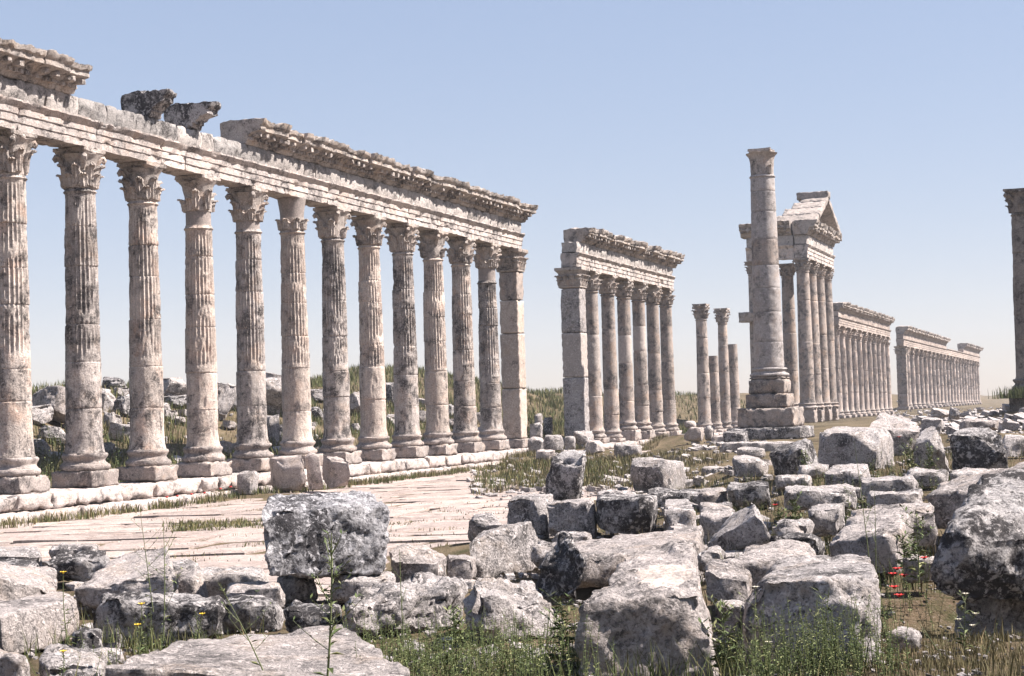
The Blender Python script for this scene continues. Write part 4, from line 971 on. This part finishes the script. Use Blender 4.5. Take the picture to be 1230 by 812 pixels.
for g_, px, py, wpx, asp, kd, words in BR:
    d = solve_depth(px, py)
    if d is None or d > 130: d = 75
    p = P(px, py, d); wd = wpx * 1.45 * d / FPX
    kd2 = {0: (0, 3, 5), 1: (1, 4, 1), 2: (2, 2, 2)}[kd][(px + py) % 3]
    o = bpy.data.objects.new('bank_stone', protosR[kd2]); C.objects.link(o)
    o.location = (p[0], p[1], float(gheight([p[0]], [p[1]])[0]) - .05); o.scale = (wd, wd * .9, wd * asp * 1.1); o.rotation_euler = (random.Random(px).uniform(-.15, .15), random.Random(py).uniform(-.2, .2), (px * 7 % 100) / 100 * 3.1)
    tag(o, f'{words} between {gaps[g_]} column from left', 'stone', 'stones on the bank behind the columns')
# far rubble beside the last stretch
FR = [(1128, 500, 22, .6, 'pale tilted slab at the left of the far rubble heap'), (1146, 502, 20, .8, 'second pale slab of the far rubble heap'), (1160, 500, 14, .5, 'flat stone on the far rubble heap'), (1172, 503, 16, .5, 'long stone at the middle of the far rubble'),
      (1185, 498, 14, .5, 'stone high on the far rubble near the grassy pedestal'), (1192, 505, 18, .4, 'flat pale stone in the far rubble near the grassy pedestal'), (1178, 493, 10, .6, 'smallest stone under the far end of the row'), (1200, 501, 10, .6, 'small block beside the grassy pedestal'), (1150, 508, 16, .35, 'low front stone of the far rubble heap')]
for i, (px, py, wpx, asp, lb) in enumerate(FR):
    d = (110, 105, 118, 108, 125, 100, 140, 115, 95)[i]; p = P(px, py, d); wd = wpx * d / FPX
    o = bpy.data.objects.new('rubble_stone', protosR[(1, 4, 0)[i % 3]]); C.objects.link(o); o.location = tuple(p - np.array([0, 0, .1])); o.scale = (wd, wd * .8, wd * asp); o.rotation_euler = (0.1, .15, i * 1.3)
    tag(o, lb, 'stone', 'stones of the far rubble'); CONTROL.append((p[0], p[1], p[2]))

# small stone chips nobody could count
def chips(name, pts, smin, smax, seed, mat):
    rs = np.random.RandomState(seed); mb = MB(); z = gheight(pts[:, 0], pts[:, 1])
    base = np.array([(x, y, q) for x in (-1, 1) for y in (-1, 1) for q in (-.4, .7)], float)
    F = [(0, 1, 3, 2), (4, 6, 7, 5), (0, 4, 5, 1), (2, 3, 7, 6), (0, 2, 6, 4), (1, 5, 7, 3)]
    for (x, y), zz in zip(pts, z):
        s = smin + (smax - smin) * rs.random_sample() ** 3; a = rs.uniform(0, 3.1)
        V = base * (1 + rs.uniform(-.4, .15, (8, 3))) * np.array([1, .8, .85]) * s / 2
        c, n_ = math.cos(a), math.sin(a); V = V @ np.array([[c, n_, .2 * n_], [-n_, c, .2], [0, -.2, 1]])
        mb.put(V + np.array([x, y, zz]), F, rs.random_sample())
    o = mb.build(name, M[mat], None, False); tag(o, None, None, None, 'stuff')
_r = np.random.RandomState(77)
def scat(n, x0, x1, d0, d1, seed):
    r = np.random.RandomState(seed); d = d0 * (d1 / d0) ** r.random_sample(n); return np.stack([(r.uniform(x0, x1, n) - 615) / FPX * d, d], -1)
chips('stone_chips', scat(500, -30, 1030, 11.5, 22, 1), .04, .22, 2, 'rock_grey')
chips('stone_chips', scat(800, 640, 1700, 18, 80, 3), .08, .45, 4, 'rock_grey')
chips('gravel', scat(5000, -500, 1900, 9.5, 20, 23), .012, .065, 24, 'rock_grey')
chips('gravel', scat(4500, 560, 1900, 18, 60, 33), .03, .16, 34, 'rock_grey')
chips('stone_chips', scat(700, 560, 900, 44, 85, 13), .08, .45, 14, 'rock_grey')
q = scat(650, 20, 660, 52, 95, 5); kk, nn = to_line(q[:, 0], q[:, 1]); chips('stone_chips', q[nn < -1.5], .15, .75, 6, 'rock_grey')
q = scat(1100, 1060, 1250, 55, 300, 7); chips('stone_chips', q, .15, .75, 8, 'rock_grey')
# ================================================================== GRASS AND WEEDS
BL = .62
def blades(name, xy, h, wd, mat, seed, tint=(0.2, 0.9), lean=.35, zfun=gheight, zoff=-.02):
    rs = np.random.RandomState(seed); xy = np.asarray(xy, float); n = len(xy)
    z = zfun(xy[:, 0], xy[:, 1]) + zoff
    a = rs.uniform(0, 2 * math.pi, n); hh = h * rs.uniform(.45, 1.25, n); w_ = wd * rs.uniform(.6, 1.3, n)
    la = rs.uniform(0, 2 * math.pi, n); ll = lean * rs.uniform(.1, 1.3, n) * hh
    D = np.stack([np.cos(a), np.sin(a), 0 * a], -1) * w_[:, None] / 2; Lv = np.stack([np.cos(la) * ll, np.sin(la) * ll, 0 * a], -1)
    B = np.stack([xy[:, 0], xy[:, 1], z], -1); U = np.array([0, 0, 1.0])
    V = np.stack([B - D, B + D, B + Lv * .35 + U * (hh * .55)[:, None] + D * .8, B + Lv * .35 + U * (hh * .55)[:, None] - D * .8, B + Lv + U * hh[:, None]], 1).reshape(-1, 3)
    i = np.arange(n) * 5
    F = np.stack([i, i + 1, i + 2, i + 3], -1).tolist() + np.stack([i + 3, i + 2, i + 4], -1).tolist()
    t = np.clip(rs.uniform(tint[0], tint[1], n) + .25 * fbm(B / 1.5, 2, seed), 0, 1)
    o = add(name, mesh(name, V, F, False, np.repeat(t, 5)), M[mat]); tag(o, None, None, None, 'stuff')
    return o
rs = np.random.RandomState(3)
def clumped(pts, sc, thr, seed):
    q = np.stack([pts[:, 0], pts[:, 1], 0 * pts[:, 0]], -1); return pts[fbm(q / sc, 3, seed) > thr]
def linepts(n, k0, k1, n0, n1, seed):
    r = np.random.RandomState(seed); u = r.uniform(k0, k1, n); w_ = r.uniform(n0, n1, n)
    return (L0 + np.outer((u - 2) * STEP, LD) + np.outer(w_, LN))
blades('bank_grass', clumped(linepts(85000, -2, 30, -26, -1.3, 1), 2.5, -.10, 4), .46, .035, 'grass', 11, (.15, .75))
blades('bank_dry_grass', clumped(linepts(28000, -2, 34, -30, -1.6, 2), 3.0, -.05, 9), .40, .032, 'dry', 12, (.1, .9))
pf = np.stack([rs.uniform(-26, 26, 26000), rs.uniform(85, 190, 26000)], -1); kk, nn = to_line(pf[:, 0], pf[:, 1]); pf = pf[nn < -8]
blades('hill_grass', clumped(pf, 5, -.1, 5), .5, .07, 'grass', 13, (.2, .75))
blades('kerb_grass', clumped(linepts(15000, -1, 29, .95, 2.1, 6), .9, -.02, 7), .26, .022, 'dry', 14, (.0, .7))
blades('kerb_green_grass', clumped(linepts(9000, -1, 14, 1.0, 2.2, 16), .8, .05, 17), .22, .022, 'grass', 15, (.1, .9))
def pix(n, x0, x1, d0, d1, seed):
    r = np.random.RandomState(seed); a, b = r.uniform(-1, 1, n), r.uniform(-1, 1, n)
    keep = np.maximum(np.abs(a), np.abs(b)) ** 2 * .9 + .45 * fbm(np.stack([a * 3, b * 3, 0 * a], -1), 3, seed) < r.uniform(.1, .95, n)
    d = (d0 + d1) / 2 + (d1 - d0) / 2 * b; x = ((x0 + x1) / 2 + (x1 - x0) / 2 * a - 615) / FPX * d; return np.stack([x, d], -1)[keep]
blades('street_grass', clumped(pix(26000, 560, 870, 47, 72, 21), 1.6, .02, 22), .24, .025, 'dry', 23, (.0, .7))
blades('street_green_grass', clumped(pix(9000, 560, 760, 48, 64, 24), 1.4, .0, 25), .30, .025, 'grass', 26, (.2, .9))
blades('joint_grass', clumped(pix(16000, 100, 640, 26, 48, 27), 1.2, .30, 28), .07, .018, 'dry', 29, (.0, .6))
blades('strip_grass', pix(2600, 190, 320, 35, 38.5, 127), .12, .018, 'grass', 129, (.2, .9))
blades('rubble_dry_grass', clumped(pix(20000, 700, 1260, 14, 48, 31), 1.3, .02, 32), .18, .014, 'dry', 33, (.1, .9))
blades('rubble_green_grass', clumped(pix(14000, 750, 1250, 14, 45, 34), 1.0, .10, 35), .28, .013, 'grass', 36, (.0, .8))
blades('foreground_dry_grass', clumped(pix(9000, 1000, 1300, 9.6, 13.6, 37), .5, -.15, 38), .08, .006, 'dry', 39, (.1, .7))
blades('foreground_grass', clumped(pix(3000, 420, 1060, 9.4, 13.6, 40), .5, -.1, 41), .28, .007, 'grass', 42, (.0, .8), .5)
blades('left_foreground_grass', clumped(pix(2200, 20, 330, 10.2, 15, 43), .5, .0, 44), .26, .008, 'grass', 45, (.1, .9), .5)
blades('roadside_grass', clumped(pix(24000, 1150, 2300, 10, 60, 47), 1.6, .0, 48), .2, .014, 'dry', 49, (.0, .8))
blades('pedestal_grass', np.stack([OPP[0] + rs.normal(-.4, .55, 900), OPP[1] + rs.normal(-.9, .35, 900)], -1), .5, .03, 'grass', 46, (.0, .6), zfun=lambda x, y: np.full(len(x), OPP[2] - .35))

def leafy(mb, base, h, rs, nleaf, ll, lean, branches=0, start=.1):
    """one stem with small leaves; returns the stem's tip"""
    base = np.array(base); a = rs.uniform(0, 6.28); tip = base + np.array([math.cos(a) * lean * h, math.sin(a) * lean * h, h])
    mid = (base + tip) / 2 + np.array([rs.uniform(-.05, .05) * h, rs.uniform(-.05, .05) * h, .03 * h])
    pt = lambda t: (1 - t) ** 2 * base + 2 * t * (1 - t) * mid + t * t * tip
    for i in range(nleaf):
        t = start + (1 - start) * (i + rs.random()) / nleaf; p = pt(t); an = rs.uniform(0, 6.28); l = ll * rs.uniform(.6, 1.2) * (1.15 - .6 * t)
        d = np.array([math.cos(an), math.sin(an), rs.uniform(.1, .9)]); d /= np.linalg.norm(d); s = np.cross(d, [0, 0, 1]); s /= np.linalg.norm(s) + 1e-6; w_ = l * .17
        mb.put([p, p + d * l * .45 + s * w_, p + d * l + np.array([0, 0, -.25 * l]), p + d * l * .45 - s * w_], [(0, 1, 2, 3)], rs.random())
    return pt
def tube(mb, pts, r0, r1, a=.5):
    pts = np.array(pts); m = len(pts); V = []
    for i, p in enumerate(pts):
        r = r0 + (r1 - r0) * i / (m - 1)
        for q in range(5): V.append(p + r * np.array([math.cos(q * 1.2566), math.sin(q * 1.2566), 0]))
    mb.put(V, [(i * 5 + q, i * 5 + (q + 1) % 5, i * 5 + 5 + (q + 1) % 5, i * 5 + 5 + q) for i in range(m - 1) for q in range(5)], a)
def weed_patch(name, pts, h, seed, ll=.05, nl=16, mat='weed'):
    rs = random.Random(seed); mb = MB(); z = gheight(pts[:, 0], pts[:, 1])
    for (x, y), zz in zip(pts, z):
        hh = h * rs.uniform(.5, 1.15); pt = leafy(mb, (x, y, zz - .03), hh, rs, nl, ll, rs.uniform(0, .3))
        tube(mb, [pt(t) for t in (0, .33, .66, 1)], .0035, .0012, .6)
    o = mb.build(name, M[mat], None, False); tag(o, None, None, None, 'stuff')
weed_patch('weeds', pix(650, 400, 730, 9.8, 13.6, 51), .40, 52)
weed_patch('weeds', pix(260, 850, 1080, 10.0, 11.4, 53), .45, 54)
weed_patch('weeds', pix(60, 1000, 1130, 13.5, 16.5, 55), .40, 56)
weed_patch('weeds', pix(70, 40, 330, 10.4, 13.5, 57), .35, 58)
weed_patch('weeds', pix(160, 930, 1140, 24, 36, 59), .5, 60, .09, 14)
weed_patch('bank_weeds', linepts(260, 1, 7, -9, -2.5, 61), .9, 62, .16, 16)

def plant(name, label, px, py, d, top, seed, cat='plant', branches=5, flower=None, nfl=1, ll=.05, r=.005, group=None, leaves=14, lean=None):
    """a single tall weed: stem, side shoots, leaves and flower heads"""
    rs = random.Random(seed); base = P(px, py, d); tip = P(top[0], top[1], d + rs.uniform(-.1, .1))
    root = empty(name, base); tag(root, label, cat, group)
    b = np.zeros(3); t_ = tip - base; mid = t_ * .5 + np.array([rs.uniform(-.03, .03), rs.uniform(-.03, .03), 0])
    pt = lambda t: 2 * t * (1 - t) * mid + t * t * t_
    st, lf = MB(), MB(); tube(st, [pt(i / 8) for i in range(9)], r, r * .35); tips = [pt(1)]
    H = np.linalg.norm(t_)
    for i in range(branches):
        t = .25 + .65 * (i + rs.random() * .6) / max(1, branches); p = pt(t); an = rs.uniform(0, 6.28); L_ = H * rs.uniform(.18, .42) * (1.15 - t * .5)
        e = p + np.array([math.cos(an) * L_ * .75, math.sin(an) * L_ * .4, L_ * .65]); mm = (p + e) / 2 + np.array([0, 0, -.06 * L_])
        q = [(1 - s) ** 2 * p + 2 * s * (1 - s) * mm + s * s * e for s in np.linspace(0, 1, 5)]; tube(st, q, r * .6, r * .25); tips.append(e)
        for w_ in q[1:]:
            for z in range(2):
                a2 = rs.uniform(0, 6.28); dd = np.array([math.cos(a2), math.sin(a2), .6]); l = ll * rs.uniform(.3, .7); s = np.cross(dd, [0, 0, 1]); s /= np.linalg.norm(s)
                lf.put([w_, w_ + dd * l * .5 + s * l * .16, w_ + dd * l, w_ + dd * l * .5 - s * l * .16], [(0, 1, 2, 3)], rs.random())
    for i in range(leaves):
        t = rs.uniform(.05, .95); p = pt(t); a2 = rs.uniform(0, 6.28); dd = np.array([math.cos(a2), math.sin(a2), rs.uniform(.0, .8)]); l = ll * rs.uniform(.6, 1.3) * (1.3 - t); s = np.cross(dd, [0, 0, 1]); s /= np.linalg.norm(s)
        lf.put([p, p + dd * l * .5 + s * l * .18, p + dd * l + np.array([0, 0, -.3 * l]), p + dd * l * .5 - s * l * .18], [(0, 1, 2, 3)], rs.random())
    st.build('stem', M['stem'], root, True); lf.build('leaves', M['weed'], root, False)
    if flower:
        for e in tips[:nfl]:
            fb = MB()
            rr = .031 if flower == 'red' else .019
            for q in range(7):
                an = q * .9; c_, s_ = math.cos(an), math.sin(an)
                fb.put([e, e + rr * np.array([c_ - .5 * s_, s_ + .5 * c_, .35]), e + rr * np.array([1.35 * c_, 1.35 * s_, .55]), e + rr * np.array([c_ + .5 * s_, s_ - .5 * c_, .35])], [(0, 1, 2, 3)], .5)
            V, F = lathe([(.002, -.008), (rr * .5, 0), (.002, .010)], 8); fb.put(V + e, F, .3)
            fb.build('flower', M[flower], root, False)
    return root
plant('tall_weed', 'tallest forked weed in front of the big boulder block', 392, 830, 9.3, (398, 640), 1, branches=15, ll=.08, leaves=34, r=.008)
plant('tall_weed', 'thin weed reaching over the paving left of the big boulder block', 196, 770, 11.5, (196, 628), 2, branches=5, ll=.05, leaves=14)
plant('tall_weed', 'dark forked weed top against the paving', 184, 735, 14.2, (168, 612), 3, branches=5, ll=.05, leaves=12)
plant('flowering_weed', 'weed with a yellow head before the black rock at left', 82, 778, 11.5, (76, 688), 4, branches=1, flower='yellow', nfl=1)
plant('flowering_weed', 'upright weed with a yellow head before the dark pitted block', 166, 790, 11, (170, 726), 5, branches=3, flower='yellow', nfl=2)
plant('flowering_weed', 'low weed with a yellow head, left of the huge bottom slab', 74, 815, 10.6, (76, 783), 6, branches=2, flower='yellow', nfl=1)
plant('flowering_weed', 'small yellow flowered weed above the huge bottom slab', 238, 775, 12.4, (243, 738), 7, branches=2, flower='yellow', nfl=1)
plant('tall_weed', 'bent weed over the left half of the huge bottom slab', 320, 815, 9.6, (262, 700), 8, branches=6, ll=.05)
plant('tall_weed', 'weed stem rising in front of the sunlit end of the big boulder block', 486, 790, 11.4, (480, 660), 9, branches=3, ll=.03, leaves=6)
plant('thistle', 'pale thistle with dry leaves under the overhanging dark boulder', 1158, 790, 11.6, (1160, 714), 10, branches=6, ll=.07, flower='white', nfl=4, leaves=20)
plant('tall_weed', 'curved weed at the lower right corner', 1180, 800, 11.3, (1200, 744), 11, branches=3, ll=.03, leaves=5)
plant('tall_weed', 'arching weed on the brown grass right of the squared block', 1135, 795, 11.4, (1102, 746), 12, branches=2, ll=.03, leaves=5)
plant('tall_weed', 'thin upright stalk in front of the flat topped pale rock', 1046, 690, 14.5, (1026, 530), 13, branches=3, ll=.04, leaves=10)
plant('tall_weed', 'second thin stalk crossing the flat topped pale rock', 1052, 690, 14.7, (1050, 590), 14, branches=3, ll=.04, leaves=8)
plant('tall_weed', 'seeding weed in front of the dark face of the squared block', 912, 815, 10.6, (908, 706), 15, branches=4, ll=.05, flower='white', nfl=2)
plant('tall_weed', 'broad leaved weed in front of the dark face of the squared block', 985, 812, 10.6, (996, 706), 16, branches=5, ll=.09, leaves=16)
plant('tall_weed', 'grass like weed at the right part of the squared block face', 1028, 812, 10.7, (1022, 714), 17, branches=3, ll=.06)
for i, (px, py, tx, ty, d, lb) in enumerate(((1104, 700, 1100, 612, 15.0, 'dark leafy weed between flat topped pale rock and huge dark boulder'), (1090, 690, 1084, 640, 15.6, 'shorter leafy weed beside the flat topped pale rock'),
        (958, 650, 955, 596, 19.0, 'leafy weed in the gap right of the wedge shaped block'), (938, 652, 934, 612, 19.4, 'small leafy weed close to the wedge shaped block'), (1096, 566, 1092, 528, 32, 'leafy weed on the slope beside the great squared block'),
        (1118, 574, 1114, 534, 31, 'leafy weed before the grey rock with the sloping side'), (968, 574, 967, 540, 35, 'leafy weed at the foot of the leaning speckled rock'), (872, 812, 868, 720, 10.8, 'leafy weed in the dark gap left of the large squared block'), (676, 800, 672, 716, 11.6, 'dark leafy weed at the left flank of the huge broken boulder'),
        (548, 800, 544, 730, 11.8, 'leafy weed in the middle of the bottom weed patch'))):
    plant('leafy_weed', lb, px, py, d, (tx, ty), 180 + i, 'plant', branches=11, leaves=60, ll=.085 * (1 + d / 60), r=.005 * (1 + d / 40))
for i, (px, py, tx, ty, d, lb) in enumerate(((1078, 716, 1078, 684, 14.2, 'poppy pair head beside the squared block corner'), (1084, 712, 1086, 692, 14.0, 'poppy just right of the pair beside the squared block corner'), (1076, 745, 1074, 706, 13.2, 'upper of the two low poppies beside the squared block'),
        (1080, 752, 1080, 716, 13.0, 'lowest poppy beside the squared block'), (1110, 700, 1110, 671, 14.4, 'poppy in front of the huge dark boulder left edge'), (1080, 560, 1080, 525, 33, 'poppy growing beside the great squared block'), (931, 625, 931, 607, 21, 'poppy behind the wedge shaped block'))):
    plant('poppy', 'red ' + lb, px, py, d, (tx, ty), 80 + i, 'flower', branches=1 if i == 0 else 0, flower='red', nfl=2 if i == 0 else 1, leaves=5, ll=.04, r=.003, group='red poppies')
for i, (k, n) in enumerate(((2.6, 1.35), (2.75, 1.4), (3.05, 1.3), (3.2, 1.45), (3.55, 1.35), (3.7, 1.42))):
    q = row(k, n, 0); z = float(gheight([q[0]], [q[1]])[0])
    root = empty('poppy', (q[0], q[1], z)); tag(root, 'red poppy in the grass strip at the foot of the stylobate', 'flower', 'red poppies by the stylobate')
    mb = MB(); tube(mb, [(0, 0, 0), (.01, 0, .25)], .005, .003); mb.build('stem', M['stem'], root)
    V, F = lathe([(.008, .24), (.035, .255), (.045, .285), (.008, .27)], 10); add('flower', mesh('flower', V, F), M['red'], root)
# ================================================================== AIR
def haze():
    x0, x1, y0, y1, z0, z1 = -420, 420, -12, 520, -4.0, 24.0
    V = [(x, y, z) for x in (x0, x1) for y in (y0, y1) for z in (z0, z1)]
    F = [(0, 1, 3, 2), (4, 6, 7, 5), (0, 4, 5, 1), (2, 3, 7, 6), (0, 2, 6, 4), (1, 5, 7, 3)]
    m = bpy.data.materials.new('pale_air'); m.use_nodes = True; t = m.node_tree
    for n in list(t.nodes):
        if n.type == 'BSDF_PRINCIPLED': t.nodes.remove(n)
    v = _n(t, 'ShaderNodeVolumePrincipled'); v.inputs['Density'].default_value = HAZE; v.inputs['Color'].default_value = (.86, .90, 1.0, 1)
    t.links.new(v.outputs[0], t.nodes['Material Output'].inputs['Volume'])
    o = add('haze', mesh('haze', V, F, False), m); tag(o, None, None, None, 'stuff')
HAZE = 0.0003
haze()
